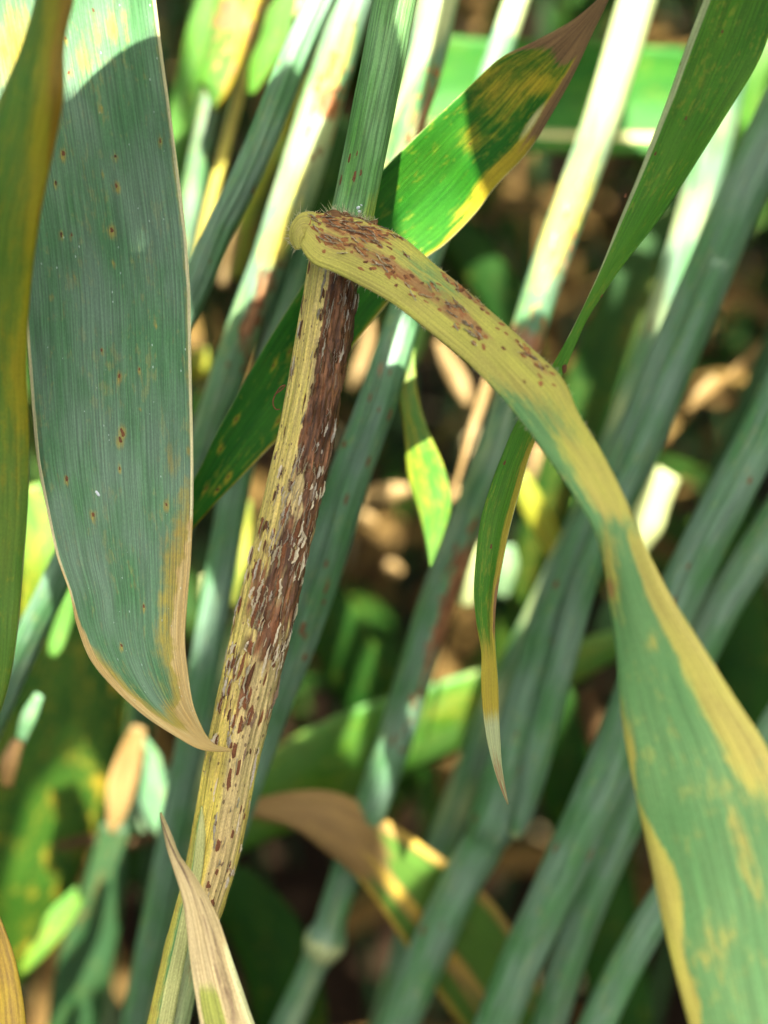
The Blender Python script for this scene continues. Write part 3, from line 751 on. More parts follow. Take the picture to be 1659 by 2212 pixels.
big = leaf('wheat_leaf', big_rows, 'glaucous', 'broad blue-green leaf with pale margins, its tip touching the rusted stem', mask_big, 49, 14, bow=-.05, thick=.3, ripple=.25, seed=3)
SHADE.pop()
sel = (big.Y > 200) | (big.Y > 95 + .0012 * (345 - big.X) ** 2)
shade_pts(big.pos[sel & (big.Y > 60)], 31)
LIT.append(big.pos[(big.Y < 55 + .0010 * np.clip(345 - big.X, 0, 400) ** 2 - 8) & (big.Y > -60)][::40])
rg = random.Random(21)
for cx, cy, q in SPOTS[:19] + SPOTS[27:]:
    pos, nn, al = big.at(cx, cy)
    pustule(big.o, pos, nn, al, (.25 + .2 * q * q) * rg.uniform(.7, 1.2), .2 * q * rg.uniform(.8, 1.2), dark=rg.random() < .15, rot=rg.uniform(-.3, .3), lift=.5)
pos, nn, al = big.at(209, 1066); o = add('white_speck', MEALY, None, big.o); place(o, pos, nn, al, .4, (.3 * MM, .25 * MM, .2 * MM))

# foreground blade at the far left
def mask_A(x, y, s, v):
    e = x - np.interp(y, [-260, 0, 210, 470, 780, 1100, 1500], [215, 165, 136, 86, 57, 60, 16]); rim = sm(-50, -20, e) * sm(520, 260, y); yl = .14 + .50 * sm(-60, -20, e) * sm(620, 300, y) + .35 * blob(x, y, 40, 800, 26, 150) + .35 * sm(-30, -8, e) * sm(1100, 800, y)
    yl = yl * sm(1450, 1000, y) + .15
    return np.clip(yl, 0, 1), np.clip(.62 * rim * sm(-40, -12, e) * sm(420, 180, y) + .55 * sm(-12, -3, e) * sm(1250, 600, y), 0, 1), .5 * sm(.965, 1, s) * sm(900, 1000, y)
A_rows = [(130, -260, 215, -260, 108, 104), (100, -110, 186, -110, 109, 105), (75, 0, 165, 0, 110, 106), (40, 110, 142, 100, 110.5, 107), (-5, 210, 136, 210, 111, 108), (-50, 330, 112, 335, 112, 110), (-95, 470, 86, 470, 114, 112), (-120, 620, 67, 620, 116, 115), (-135, 780, 57, 780, 118, 118), (-140, 950, 63, 950, 120, 120.5), (-140, 1100, 60, 1100, 121.5, 122), (-130, 1250, 48, 1250, 123, 123.2), (-110, 1380, 35, 1390, 124, 124), (-70, 1500, 16, 1490, 125, 124.8), (-60, 1620, -20, 1600, 126, 126)]
fA = leaf('wheat_leaf', A_rows, 'olive', 'olive blade with an orange brown margin overlapping the broad blue-green leaf', mask_A, 25, 10, bow=.12, thick=.4, ripple=.3, seed=8)

# glossy green leaf behind the stem with a brown tip
G_rows = [(1322, -40, 1326, -36, 133, 133), (1290, -5, 1312, 5, 133.4, 133), (1235, 42, 1282, 68, 134, 133.4), (1155, 88, 1240, 160, 134.6, 134), (1080, 125, 1190, 250, 135.2, 135), (1010, 190, 1140, 330, 135.8, 136), (930, 265, 1072, 402, 136.4, 137), (875, 318, 1028, 460, 137, 138), (820, 375, 965, 524, 137.6, 138.6), (765, 445, 905, 570, 138, 139), (705, 530, 845, 645, 138.4, 139.4), (655, 615, 778, 728, 138.8, 139.6), (604, 695, 700, 835, 139, 139.6), (556, 775, 628, 920, 139.4, 139.8), (512, 855, 575, 975, 139.8, 140), (468, 935, 520, 1032, 140, 140.2), (432, 1010, 468, 1085, 140.2, 140.5), (385, 1090, 420, 1140, 140.5, 141), (330, 1180, 360, 1210, 141, 141.5)]
def mask_G(x, y, s, v):
    tip = sm(150, 88, y + .25 * (x - 1120)* -.2 + 18 * np.sin(s * 7)) 
    tip = np.maximum(tip, .95 * sm(.80, .93, s) * sm(400, 240, y))
    yel = np.maximum.reduce([.55 * blob(x, y, 1080, 190, 130, 90, 45), .5 * blob(x, y, 1020, 300, 40, 60, 35), .55 * sm(400, 120, y) * fbm(s * 6, v * .12, 77, 3) * 1.3, .9 * sm(.74, .9, s) * sm(520, 420, y) * (1 - .3 * blob(y, y, 430, 430, 20, 20)), .75 * blob(x, y, 1160, 180, 60, 40), .42 * sm(330, 150, y), .62 * sm(.92, .985, s), .3 * sm(.06, 0, s), .9 * sm(.90, .97, s) * sm(560, 480, y)])
    for cx, cy in GSP: yel = np.maximum(yel, .62 * blob(x, y, cx, cy, 7 + cx % 5, 18 + cy % 11, 28))
    pal = np.maximum(.9 * sm(.978, .995, s), .62 * blob(x, y, 1150, 262, 16, 80, 35)) * sm(1080, 1000, y)
    pal = np.maximum(pal, .55 * sm(.03, 0, s))
    return yel, tip, pal
GSP = [(590, 790), (510, 905), (476, 970), (493, 1030), (470, 1058), (445, 1055), (600, 910), (1015, 310), (625, 760)]
fG = leaf('wheat_leaf', G_rows, 'green', 'glossy green leaf behind the rusted stem, yellow mottled with a brown withered tip', mask_G, 33, 12, bow=-.05, fold=.05, thick=.24, ripple=.3, seed=5)
for cx, cy in GSP:
    pos, nn, al = fG.at(cx, cy); pustule(fG.o, pos, nn, al, .3 + (cx % 7) * .06, .12 + (cy % 5) * .03, dark=True, lift=.5)

# green leaf crossing on the right: broad above, twisted, hanging tip below
H_rows = [(1640, -330, 1800, -330, 137, 135), (1580, -160, 1730, -130, 137, 135), (1520, 0, 1676, 30, 136.5, 134.5), (1482, 100, 1638, 130, 136, 134), (1440, 222, 1580, 228, 135.5, 133.5), (1392, 345, 1502, 352, 135, 133), (1342, 462, 1426, 468, 134, 132.4), (1294, 585, 1338, 580, 133, 132), (1246, 690, 1272, 680, 132, 131.6), (1216, 748, 1244, 745, 131.4, 131.4), (1186, 800, 1218, 803, 131, 131), (1150, 860, 1190, 870, 131, 130.6), (1112, 922, 1164, 930, 131, 130.2), (1085, 985, 1142, 990, 131, 130), (1062, 1045, 1124, 1055, 130.8, 129.6),
          (1040, 1120, 1104, 1130, 130.4, 129.4), (1030, 1200, 1088, 1205, 130, 129.2), (1025, 1280, 1074, 1285, 129.6, 129), (1031, 1350, 1069, 1352, 129.4, 129), (1040, 1410, 1071, 1410, 129.2, 129), (1039, 1470, 1076, 1470, 129, 129), (1043, 1540, 1078, 1535, 129, 129), (1052, 1600, 1081, 1598, 129, 129), (1064, 1650, 1084, 1648, 129, 129), (1078, 1695, 1090, 1690, 129, 129), (1096, 1738, 1099, 1737, 129, 129)]
def mask_H(x, y, s, v):
    lower = sm(900, 1000, y)
    yel = lower * np.maximum(.85 * sm(.68, .86, s), .9 * sm(1280, 1470, y)) + (1 - lower) * .08
    yel = np.maximum(yel, .5 * sm(1150, 1350, y) * sm(.35, .7, s))
    pal = np.maximum(sm(1440, 1640, y) * .9, sm(.13, .06, s) * sm(780, 700, y) * .75 * sm(-20, 20, y + 200))
    brn = .72 * sm(.8, .93, s) * sm(1180, 1300, y) * sm(1420, 1350, y) + .62 * sm(1500, 1700, y) * (.4 + .9 * fbm(s * 5, v * .5, 44, 3))
    return yel, np.clip(brn, 0, 1), np.maximum(pal, .6 * sm(.96, 1, s) * lower)
fH = leaf('wheat_leaf', H_rows, 'brightgreen', 'slender green leaf twisting past the bent yellow leaf and hanging to a straw-coloured tip', mask_H, 21, 10, bow=-.07, fold=.06, thick=.25, ripple=.15, seed=9)
for cx, cy in ((1060, 1180), (1090, 1000), (1350, 420), (1470, 140), (1300, 640), (1415, 330), (1560, 60), (1480, 250)):
    pos, nn, al = fH.at(cx, cy); pustule(fH.o, pos, nn, al, .45, .18, lift=.4)
pos, nn, al = fH.at(1218, 795); pustule(fH.o, pos, nn, al, .8, .4, dark=True, rot=.3, lift=1.3)

# dry leaf tip low in front of the stem
J_rows = [(343, 1757, 347, 1757, 122, 122), (345, 1775, 354, 1772, 122, 122), (353, 1812, 371, 1810, 122, 122), (366, 1850, 392, 1850, 121.8, 122), (379, 1890, 420, 1888, 121.6, 122), (393, 1940, 448, 1935, 121.4, 121.8), (402, 2000, 474, 1990, 121.2, 121.6), (410, 2070, 498, 2060, 121, 121.4), (420, 2140, 522, 2130, 120.6, 121), (432, 2212, 548, 2205, 120.2, 120.6), (448, 2300, 582, 2290, 119.6, 120), (470, 2420, 626, 2405, 119, 119.4), (500, 2560, 670, 2540, 118, 118.6)]
def mask_J(x, y, s, v):
    yel = .95 * sm(.55, .42, s) * sm(.02, .12, s) * sm(2090, 2170, y)
    brn = np.clip(.5 * (fbm(s * 9, v * .12, 15, 3) > .56) * sm(2260, 1800, y) + .55 * blob(s, y, .55, 1860, .18, 70) + .48 * blob(s, y, .45, 2010, .1, 140) + .5 * blob(s, y, .75, 2080, .08, 170) + .45 * blob(s, y, .62, 2200, .1, 200), 0, 1)
    return yel, brn, .75 * sm(.80, .90, s) * sm(1980, 2080, y)
fJ = leaf('wheat_leaf', J_rows, 'straw', 'withered straw-coloured leaf tip with brown streaks crossing the foot of the stem', mask_J, 31, 14, bow=.10, fold=.0, thick=.26, ripple=.55, seed=2, keel=.05)

# ------------------------------------------------------------------ stems behind
STEMS = []
def stem(rows, mat, label, mask=no_mask, group=None, nseg=48, shade=True, top=35., node=None, name='wheat_stalk', ridge=.05, nridge=14, ground=True):
    C, r, pxy = stem_path(rows, 9, top, ground)
    if node:
        for ny, amp, wd in node:
            r = r * (1 + amp * np.exp(-((pxy[:, 1] - ny) / wd) ** 2))
    sa, sb = random.Random(len(STEMS)).uniform(-.5, .7), random.Random(len(STEMS) + 9).uniform(-.9, .9)
    tb = Tube(name, C, r, nseg, ridge, nridge, .02, mask, pxy, len(STEMS) + 50, disp=lambda t_, y_, v_: .17 * sm(sa - .04, sa + .04, t_) - .30 * np.exp(-((t_ - sa + .05) / .07) ** 2) - .14 * np.exp(-((t_ - sb) / .08) ** 2) + .10 * (vnoise(v_ * .05, t_ * .8, 7) - .5))
    o = add(name, tb.me, M[mat], None, label, 'stem', group); tb.o = o; STEMS.append(tb)
    inside = (tb.pxy[:, 1] > -20) & (tb.pxy[:, 1] < PXH + 20)
    if shade is True: shade_pts(tb.pos[inside], 11)
    elif callable(shade):
        k = shade(tb.pxy[:, 1]); shade_pts(tb.pos[inside & k], 19); LIT.append(tb.pos[inside & ~k][:, ::3].reshape(-1, 3)[::2])
    return tb
def patchy(yc, bc, pc, sc=.8, seed=1):
    def f(x, y, th, v):
        n = fbm(th * 2 + 9, v * .12 * sc, seed, 3)
        Yv = np.clip(yc(x, y, th) * (.7 + .6 * n) + (n - .5) * .3, 0, 1)
        return Yv, np.clip(bc(x, y, th) * (.5 + n), 0, 1), np.clip(pc(x, y, th) + (n - .5) * .5 * (pc(x, y, th) > .05) - .7 * Yv, 0, 1)
    return f
Z = lambda x, y, t: 0 * y

K = stem([(735, -95, 60, 151), (690, 0, 60, 150.5), (630, 135, 61, 150), (575, 275, 62, 150), (520, 400, 62, 150), (470, 500, 60, 150.5), (425, 612, 60, 151), (375, 720, 58, 152), (300, 880, 58, 154), (215, 1050, 58, 156), (120, 1255, 60, 159), (50, 1400, 60, 162), (-40, 1600, 60, 166)],
         'stem', 'blue-green rounded stem with a few rust specks leaning right beside the pale sunlit one', patchy(lambda x, y, t: .25 * sm(1.0, 1.4, t), Z, Z, seed=2))
for y, th, q in ((143, -.9, .7), (158, -.95, .4), (402, .95, .9), (390, 1.05, .6), (560, .3, .4)):
    pos, nn, al = K.at(y, th); pustule(K.o, pos, nn, al, .9 * q, .32 * q, lift=.5)

Lm = lambda x, y, t: .95 * blob(y, t, 120, .1, 90, .7) + .55 * blob(y, t, 420, 0., 140, .8) + .6 * blob(y, t, 540, 0, 50, 1)
L = stem([(795, -90, 74, 166), (765, 0, 76, 165), (722, 130, 84, 165), (688, 240, 90, 165), (650, 370, 92, 165), (612, 480, 88, 165.5), (578, 570, 76, 166), (542, 660, 72, 166.5), (505, 770, 74, 167.5), (465, 890, 72, 169), (425, 1010, 70, 171), (375, 1160, 66, 174), (330, 1400, 60, 200), (290, 1640, 58, 218), (235, 1850, 60, 226), (170, 2080, 60, 232), (130, 2230, 60, 236)],
         'stem', 'stout pale yellow sunlit stem behind the rusted one, rust red where it enters the shade',
         patchy(Lm, lambda x, y, t: .75 * blob(y, t, 230, .3, 40, .9) + .85 * blob(y, t, 680, .3, 100, .7) + .3 * blob(y, t, 595, 0, 18, 2), lambda x, y, t: .35 + .45 * blob(y, t, 350, 0, 200, 1.2), seed=4), shade=lambda y: y > 585)  # last mask pales the sunlit stretch: sunlight put into the stem colour
rg = random.Random(33)
for k in range(26):
    y, th = rg.choice(((225, .3), (235, 1.0), (190, .2), (560, .6), (590, .2), (80, .1), (330, .5), (640, .2), (700, .3)))
    pos, nn, al = L.at(y + rg.uniform(-28, 28), th + rg.uniform(-.35, .35)); pustule(L.o, pos, nn, al, rg.uniform(.5, 1.4), rg.uniform(.25, .5), lift=.7)

Mm = stem([(972, -90, 84, 162), (945, 0, 84, 161), (917, 130, 82, 161), (882, 255, 72, 161), (845, 370, 66, 162), (800, 500, 64, 163), (740, 680, 62, 166), (680, 860, 62, 169), (600, 1090, 60, 173), (540, 1300, 58, 177), (480, 1500, 58, 181), (400, 1800, 58, 188)],
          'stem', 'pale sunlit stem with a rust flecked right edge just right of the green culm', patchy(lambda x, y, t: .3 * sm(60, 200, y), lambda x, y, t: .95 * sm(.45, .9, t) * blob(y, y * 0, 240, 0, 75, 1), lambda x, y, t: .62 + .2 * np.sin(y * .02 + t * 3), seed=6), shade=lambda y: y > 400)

O = stem([(1408, -95, 80, 172), (1375, 0, 79, 171), (1331, 150, 78, 170), (1287, 290, 76, 170), (1240, 420, 75, 170), (1200, 530, 74, 170), (1160, 650, 72, 170), (1122, 780, 70, 170), (1088, 900, 68, 171), (1048, 1020, 72, 172), (1000, 1145, 74, 174), (950, 1280, 76, 176), (902, 1430, 75, 178), (860, 1570, 73, 180), (812, 1710, 70, 182), (760, 1850, 66, 184), (722, 1960, 62, 186), (702, 2030, 62, 187), (672, 2095, 56, 188), (620, 2210, 60, 190), (570, 2320, 60, 193)],
         'stem', 'long stem, yellow and sunlit above, rust brown along one shaded side, with a joint',
         patchy(lambda x, y, t: 1.0 * blob(y, t, 470, -.15, 170, 1.1), lambda x, y, t: .5 * blob(y, t, 600, .3, 60, .8) + .85 * sm(.15, .5, t) * blob(y, 0 * y, 1290, 0, 190, 1) + .75 * sm(680, 740, y) * sm(830, 760, y), lambda x, y, t: .35 + .3 * sm(900, 200, y) + .5 * blob(y, 0 * y, 2040, 0, 16, 1), seed=8),  # pale mask grows towards the top, painting sunlight into the colour
         shade=lambda y: y > 600, node=((2035, .45, 26),))
for k in range(22):
    y, th = rg.uniform(1180, 1420), rg.uniform(.2, 1.1)
    pos, nn, al = O.at(y, th); pustule(O.o, pos, nn, al, rg.uniform(.6, 1.5), rg.uniform(.25, .5), lift=.7)
for k in range(16):
    y, th = rg.uniform(380, 640), rg.uniform(-.3, .9)
    pos, nn, al = O.at(y, th); o = add('skin_flap', rg.choice(FLAP), None, O.o); place(o, pos, nn, al, rg.uniform(-.2, .2), (.6 * MM, rg.uniform(.4, .9) * MM, .9 * MM))

Rr = stem([(1150, -95, 52, 165), (1115, 0, 54, 164), (1060, 160, 56, 163), (1000, 330, 60, 161), (930, 520, 66, 158), (866, 700, 72, 155), (812, 870, 80, 153), (757, 1020, 86, 153), (712, 1170, 88, 154), (668, 1310, 82, 156), (622, 1440, 74, 158), (586, 1540, 66, 160), (545, 1660, 62, 162), (480, 1850, 60, 166), (400, 2100, 60, 172)],
          'stem', 'blue-green stem with a pale bloom directly behind the rusted stem', patchy(Z, lambda x, y, t: .5 * blob(y, t, 1240, .5, 30, .3) + .45 * blob(y, t, 810, -.4, 25, .3), lambda x, y, t: .6 * sm(120, 60, y), seed=10), shade=lambda y: y > 100)  # pale top is sunlight painted into the stem colour
S1 = stem([(1680, 250, 96, 163), (1612, 400, 98, 163), (1572, 490, 98, 163), (1500, 660, 100, 164), (1432, 820, 104, 165), (1362, 985, 104, 166), (1255, 1200, 106, 169), (1196, 1350, 110, 172), (1150, 1500, 112, 174), (1105, 1650, 116, 176), (1064, 1780, 100, 178), (1004, 1890, 86, 180), (945, 2010, 86, 182), (890, 2140, 86, 184), (840, 2260, 86, 186)],
          'stem', 'thick blue-green stem with a pale swollen joint, running down behind the hanging leaf tip', patchy(Z, Z, lambda x, y, t: .55 * blob(y, t, 1785, .4, 20, .6), seed=12), node=((1775, .10, 26), (1812, -.10, 22)))
# loose sheath lying along it
def mask_s(x, y, s, v): return .12 * sm(.9, 1, s), 0 * s, .5 * sm(1765, 1795, y)
sh = Ribbon('leaf_sheath', strip_rows([(1560, 560, 50, 161), (1470, 770, 54, 162), (1390, 960, 56, 163), (1290, 1180, 56, 165), (1236, 1350, 60, 168), (1196, 1500, 60, 170), (1158, 1650, 60, 172), (1128, 1760, 46, 174), (1112, 1805, 30, 175)]), 13, 8, .3, 0, .4, .1, mask_s, 4)
add('leaf_sheath', sh.me, M['stem'], S1.o)
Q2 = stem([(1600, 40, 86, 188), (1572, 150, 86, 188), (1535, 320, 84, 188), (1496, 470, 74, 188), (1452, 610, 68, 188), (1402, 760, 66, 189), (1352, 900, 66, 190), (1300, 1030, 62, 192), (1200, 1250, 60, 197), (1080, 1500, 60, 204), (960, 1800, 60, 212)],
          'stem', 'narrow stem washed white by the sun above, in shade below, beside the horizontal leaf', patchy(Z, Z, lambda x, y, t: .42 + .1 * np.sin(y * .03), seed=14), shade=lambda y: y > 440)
S2 = stem([(1790, 620, 90, 157), (1716, 780, 92, 158), (1640, 940, 94, 159), (1560, 1095, 96, 160), (1480, 1255, 98, 162), (1400, 1435, 98, 164), (1322, 1640, 100, 167), (1250, 1800, 96, 169), (1182, 1950, 92, 171), (1122, 2080, 88, 173), (1068, 2220, 88, 175)],
          'stem', 'thick dull blue-green stem passing behind the drooping end of the bent leaf', patchy(Z, Z, Z, seed=16))
S3 = stem([(1840, 860, 78, 168), (1750, 1000, 78, 169), (1659, 1150, 78, 170), (1560, 1310, 78, 171), (1470, 1490, 78, 173), (1372, 1720, 78, 175), (1300, 1880, 76, 177), (1240, 2030, 74, 179), (1190, 2190, 74, 181)],
          'stem', 'shadowed slate blue stem close beside the thick dull one', patchy(Z, Z, Z, seed=18))
S4 = stem([(1790, 1380, 72, 164), (1690, 1545, 72, 165), (1560, 1745, 70, 167), (1432, 1945, 68, 169), (1350, 2085, 72, 171), (1280, 2230, 72, 173)],
          'stem', 'slate blue stem low down between the drooping leaf end and its neighbours', patchy(Z, Z, Z, seed=20))
B1 = stem([(545, 900, 58, 168), (515, 1010, 60, 168), (482, 1190, 62, 169), (447, 1400, 62, 170), (412, 1590, 60, 172), (370, 1800, 58, 176), (320, 2050, 56, 182), (280, 2250, 56, 188)],
          'stem', 'dark teal stem in the gap between the broad leaf and the rusted stem', patchy(Z, Z, Z, seed=22), top=20)
N2 = stem([(592, -90, 26, 188), (566, 0, 26, 188), (533, 130, 26, 188), (500, 260, 25, 188), (462, 410, 24, 189), (432, 540, 24, 190), (405, 660, 24, 192), (340, 900, 24, 190), (250, 1200, 24, 200)],
          'stem', 'thin brown and yellow stalk beside the ragged sunlit leaf', patchy(lambda x, y, t: .8 + 0 * y, lambda x, y, t: .7 * sm(280, 60, y) * sm(-.4, .4, t), Z, seed=24), shade=False, nseg=16, ground=False)
N5 = stem([(480, 120, 44, 191), (455, 230, 44, 191), (425, 370, 46, 191), (400, 500, 46, 191), (385, 640, 46, 194), (350, 850, 46, 205), (270, 1150, 46, 245)],
          'stem', 'soft green stem half hidden behind the broad blue-green leaf', patchy(lambda x, y, t: .3 + 0 * y, lambda x, y, t: .6 * blob(y, t, 235, .2, 30, .6) + .5 * blob(y, t, 530, .2, 25, .6), Z, seed=26), nseg=18)
for y, th, q in ((228, .2, 1.1), (345, .7, 1.2), (280, .6, .6)):
    pos, nn, al = N5.at(y, th); pustule(N5.o, pos, nn, al, 1.0 * q, .5 * q, lift=.7)
S6 = stem([(1720, 640, 66, 205), (1640, 840, 66, 206), (1570, 1010, 64, 208), (1490, 1220, 62, 212), (1400, 1450, 62, 218), (1300, 1750, 60, 226)],
          'shadestem', 'dark stem deep behind the thick blue-green pair', patchy(Z, Z, Z, seed=28), nseg=16)

rg = random.Random(71)
for tb, cnt_, y0, y1, t0, t1, knd in ((L, 46, 130, 300, -.5, 1.2, 'orangerust'), (L, 24, 540, 800, -.2, 1.0, 'rust'), (Mm, 18, 150, 330, .2, 1.2, 'orangerust'), (O, 22, 430, 720, -.3, 1.0, 'orangerust'), (O, 34, 1100, 1600, 0., 1.2, 'rust'), (Rr, 16, 760, 1500, -.9, 1.1, 'rust'), (S1, 10, 900, 2100, -.9, 1., 'rust'), (S2, 8, 900, 2100, -.9, 1., 'rust'), (Q2, 8, 450, 900, -.9, 1., 'rust')):
    for k in range(cnt_):
        pos, nn, al = tb.at(rg.uniform(y0, y1), rg.uniform(t0, t1)); pustule(tb.o, pos, nn, al, rg.uniform(.5, 1.5), rg.uniform(.22, .5), kind=knd, lift=.7)

# ------------------------------------------------------------------ leaves and straws behind
def back(name, pts, mat, label, mask=no_mask, tilt=0., group=None, lit=False, cat='leaf', bow=.08, nu=9, per=6, shade=True, ripple=.3, fold=0.):
    rows = strip_rows(pts, tilt)
    rb = leaf(name, rows, mat, label, mask, nu, per, group, False, cat, bow=bow, thick=.3, ripple=ripple, seed=len(label), fold=fold)
    if lit is True: LIT.append(rb.pos[(rb.Y > -30) & (rb.Y < PXH + 30)][::3])
    elif callable(lit):
        k = lit(rb.X, rb.Y); LIT.append(rb.pos[k][::3]); shade_pts(rb.pos[~k], 5)
    elif shade: shade_pts(rb.pos, 9)
    return rb
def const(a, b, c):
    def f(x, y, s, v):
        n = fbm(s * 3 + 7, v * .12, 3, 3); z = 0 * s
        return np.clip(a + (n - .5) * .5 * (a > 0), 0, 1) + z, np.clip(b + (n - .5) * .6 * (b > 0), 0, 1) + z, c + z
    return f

# horizontal leaf upper right
Prow = [(820, 150, 905, 285, 226, 226), (930, 82, 925, 305, 228, 226), (1050, 84, 1050, 322, 229, 227), (1200, 90, 1200, 330, 230, 228), (1350, 98, 1350, 334, 231, 229), (1500, 105, 1500, 336, 232, 230), (1660, 112, 1660, 336, 233, 231), (1800, 110, 1800, 325, 234, 232), (1960, 120, 1960, 300, 235, 233)]
def litP(x, y): return ((x > 930) & (x < 1085) & (y < 240 + .0 * x) & (y > 85)) | ((x > 1385) & (x < 1480) & (y < 300))
def mask_P(x, y, s, v): return .25 * sm(.86, .95, s), .55 * blob(s, x, .80, 1230, .05, 60), .95 * blob(s, s * 0, .83, 0, .035, 1)
pl = Ribbon('wheat_leaf', Prow, 15, 8, -.05, .05, .3, .2, mask_P, 8)
add('wheat_leaf', pl.me, M['green'], None, 'broad leaf lying almost level with a pale midrib, striped by sun and shade', 'leaf')
k = litP(pl.X, pl.Y); LIT.append(pl.pos[k][::2]); shade_pts(pl.pos[~k], 5)

LG = 'sunlit leaves deep in the crop'
# ragged sunlit leaf top left and companions
N3 = [(500, -220, 610, -190, 184, 183), (482, -90, 582, -60, 184, 183), (466, 0, 562, 0, 184, 183), (448, 70, 545, 60, 184, 183), (434, 130, 528, 110, 184, 183), (424, 172, 506, 170, 184, 183), (444, 200, 488, 210, 184, 183), (462, 238, 470, 240, 184, 183.5)]
def mask_N3(x, y, s, v): return .85 * sm(.78, .9, s) + .35 * sm(0, 80, 90 - y), .95 * blob(x, y, 500, 32, 34, 42) * (.5 + fbm(x * .03, y * .03, 2)) + .62 * (fbm(s * 8, v * .6, 5) > .57), .32 + 0 * s
n3 = Ribbon('wheat_leaf', N3, 15, 8, .08, 0, .3, .9, mask_N3, 31); add('wheat_leaf', n3.me, M['midgreen'], None, 'ragged sunlit leaf with rust blotches and a sharp drooping tip at the thin brown stalk', 'leaf'); LIT.append(n3.pos[n3.Y > -20][::3])
back('wheat_leaf', [(640, -40, 30, 179), (605, 30, 60, 179), (590, 90, 66, 179), (560, 150, 54, 179), (540, 205, 16, 179)], 'midgreen', 'pale sunlit leaf with a notched end between the thin stalk and the blue-green stem', const(.15, 0, .2), lit=True, ripple=1.2)
back('wheat_leaf', [(700, 10, 34, 188), (640, 18, 40, 188), (580, 25, 34, 188), (520, 20, 20, 188)], 'straw', 'short pale sunlit leaf lying level over the thin brown stalk', const(.5, 0, .3), lit=True)
back('wheat_leaf', [(478, -90, 70, 195), (450, 0, 66, 195), (425, 100, 60, 195), (400, 200, 52, 195), (378, 300, 44, 195), (360, 420, 36, 196), (345, 520, 14, 197)], 'midgreen', 'green leaf just right of the broad leaf with one white sunlit patch', const(.15, 0, 0), lit=lambda x, y: (x > 415) & (y > 40) & (y < 125))
back('wheat_leaf', [(640, 150, 60, 215), (600, 250, 64, 215), (560, 360, 60, 215), (520, 480, 50, 216), (500, 600, 40, 217)], 'olive', 'yellow and green leaf seen between the leaning stems at the top', const(.6, .1, 0))
back('wheat_leaf', [(760, 260, 60, 225), (690, 420, 80, 225), (620, 540, 90, 226), (560, 640, 80, 227), (500, 760, 50, 228)], 'shadegreen', 'dark green leaf behind the sunlit stem', const(.05, 0, 0))
# hanging sunlit leaf in the middle
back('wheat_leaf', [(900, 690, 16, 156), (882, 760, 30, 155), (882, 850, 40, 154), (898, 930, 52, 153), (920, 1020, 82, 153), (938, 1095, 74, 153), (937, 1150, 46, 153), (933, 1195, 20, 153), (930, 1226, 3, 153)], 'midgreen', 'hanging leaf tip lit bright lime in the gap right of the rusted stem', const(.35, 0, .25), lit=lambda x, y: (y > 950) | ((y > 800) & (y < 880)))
SG = 'pale straws lying deep in the crop'
def straw(pts, label, mat='straw', lit=True, group=None):
    return back('dry_straw', pts, 'tan' if mat == 'straw' else mat, label, const(0, .0, .42), lit=lit, cat='straw', bow=.25, nu=7, per=5, group=group)
straw([(948, 735, 16, 240), (968, 778, 34, 240), (994, 832, 38, 240), (1012, 875, 18, 240)], 'fat tan straw slanting in the dark gap under the bent leaf')
straw([(1066, 790, 22, 186), (1040, 870, 24, 186), (1014, 945, 15, 186), (990, 1030, 9, 186), (972, 1090, 6, 186)], 'thin grey white stalk slanting under the bent leaf')
straw([(775, 1085, 20, 235), (805, 1074, 44, 235), (845, 1066, 46, 235), (885, 1058, 18, 236)], 'short tan straw lying level behind the rusted stem')
straw([(990, 1075, 26, 225), (965, 1055, 34, 225), (950, 1030, 20, 225)], 'small tan straw stub behind the hanging lime leaf tip')
straw([(835, 1218, 20, 262), (850, 1228, 30, 262), (865, 1240, 20, 262)], 'small round brown fragment glowing in the dark gap', 'tan')
straw([(780, 1110, 18, 258), (795, 1120, 26, 258), (810, 1130, 16, 258)], 'tiny tan fragment below the level straw', 'tan')
straw([(1225, 1210, 34, 235), (1190, 1280, 44, 235), (1155, 1345, 46, 235), (1120, 1400, 30, 236)], 'tan straw slanting beside the thick blue-green stem')
straw([(1130, 1320, 30, 250), (1105, 1365, 40, 250), (1085, 1400, 30, 250)], 'brown straw end in shadowy litter right of the hanging leaf', 'tan')
straw([(1170, 960, 40, 232), (1165, 1010, 46, 232), (1150, 1060, 30, 233)], 'pale straw peeping out right of the hanging green leaf')
straw([(800, 690, 12, 232), (795, 740, 26, 232), (775, 800, 26, 232), (758, 845, 10, 233)], 'pinkish straw between the green leaf and the blue-green stem')
straw([(505, 470, 18, 215), (502, 520, 28, 215), (492, 570, 26, 216), (480, 620, 16, 217)], 'small tan straw between the blue-green stem and the sunlit stem')
straw([(1545, 815, 16, 226), (1518, 850, 30, 226), (1496, 876, 14, 226)], 'tan straw lit at the end of the curved dry leaf')
back('wheat_leaf', [(900, 700, 50, 205), (885, 760, 52, 205), (860, 810, 40, 206), (840, 870, 20, 207)], 'midgreen', 'bright green leaf bit just under the bent leaf', const(.2, 0, .4), lit=True)
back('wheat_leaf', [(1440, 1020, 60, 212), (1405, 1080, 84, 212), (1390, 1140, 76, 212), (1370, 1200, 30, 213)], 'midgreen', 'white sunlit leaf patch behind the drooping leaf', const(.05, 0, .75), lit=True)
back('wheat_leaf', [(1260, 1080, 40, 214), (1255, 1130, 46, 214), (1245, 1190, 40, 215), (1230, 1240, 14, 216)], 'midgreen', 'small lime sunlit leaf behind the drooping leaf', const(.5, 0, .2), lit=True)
back('wheat_leaf', [(1020, 1130, 40, 206), (1012, 1190, 52, 206), (1005, 1250, 54, 206), (1010, 1310, 30, 207)], 'midgreen', 'pale sunlit leaf half hidden behind the hanging green leaf', const(.1, 0, .7), lit=True)
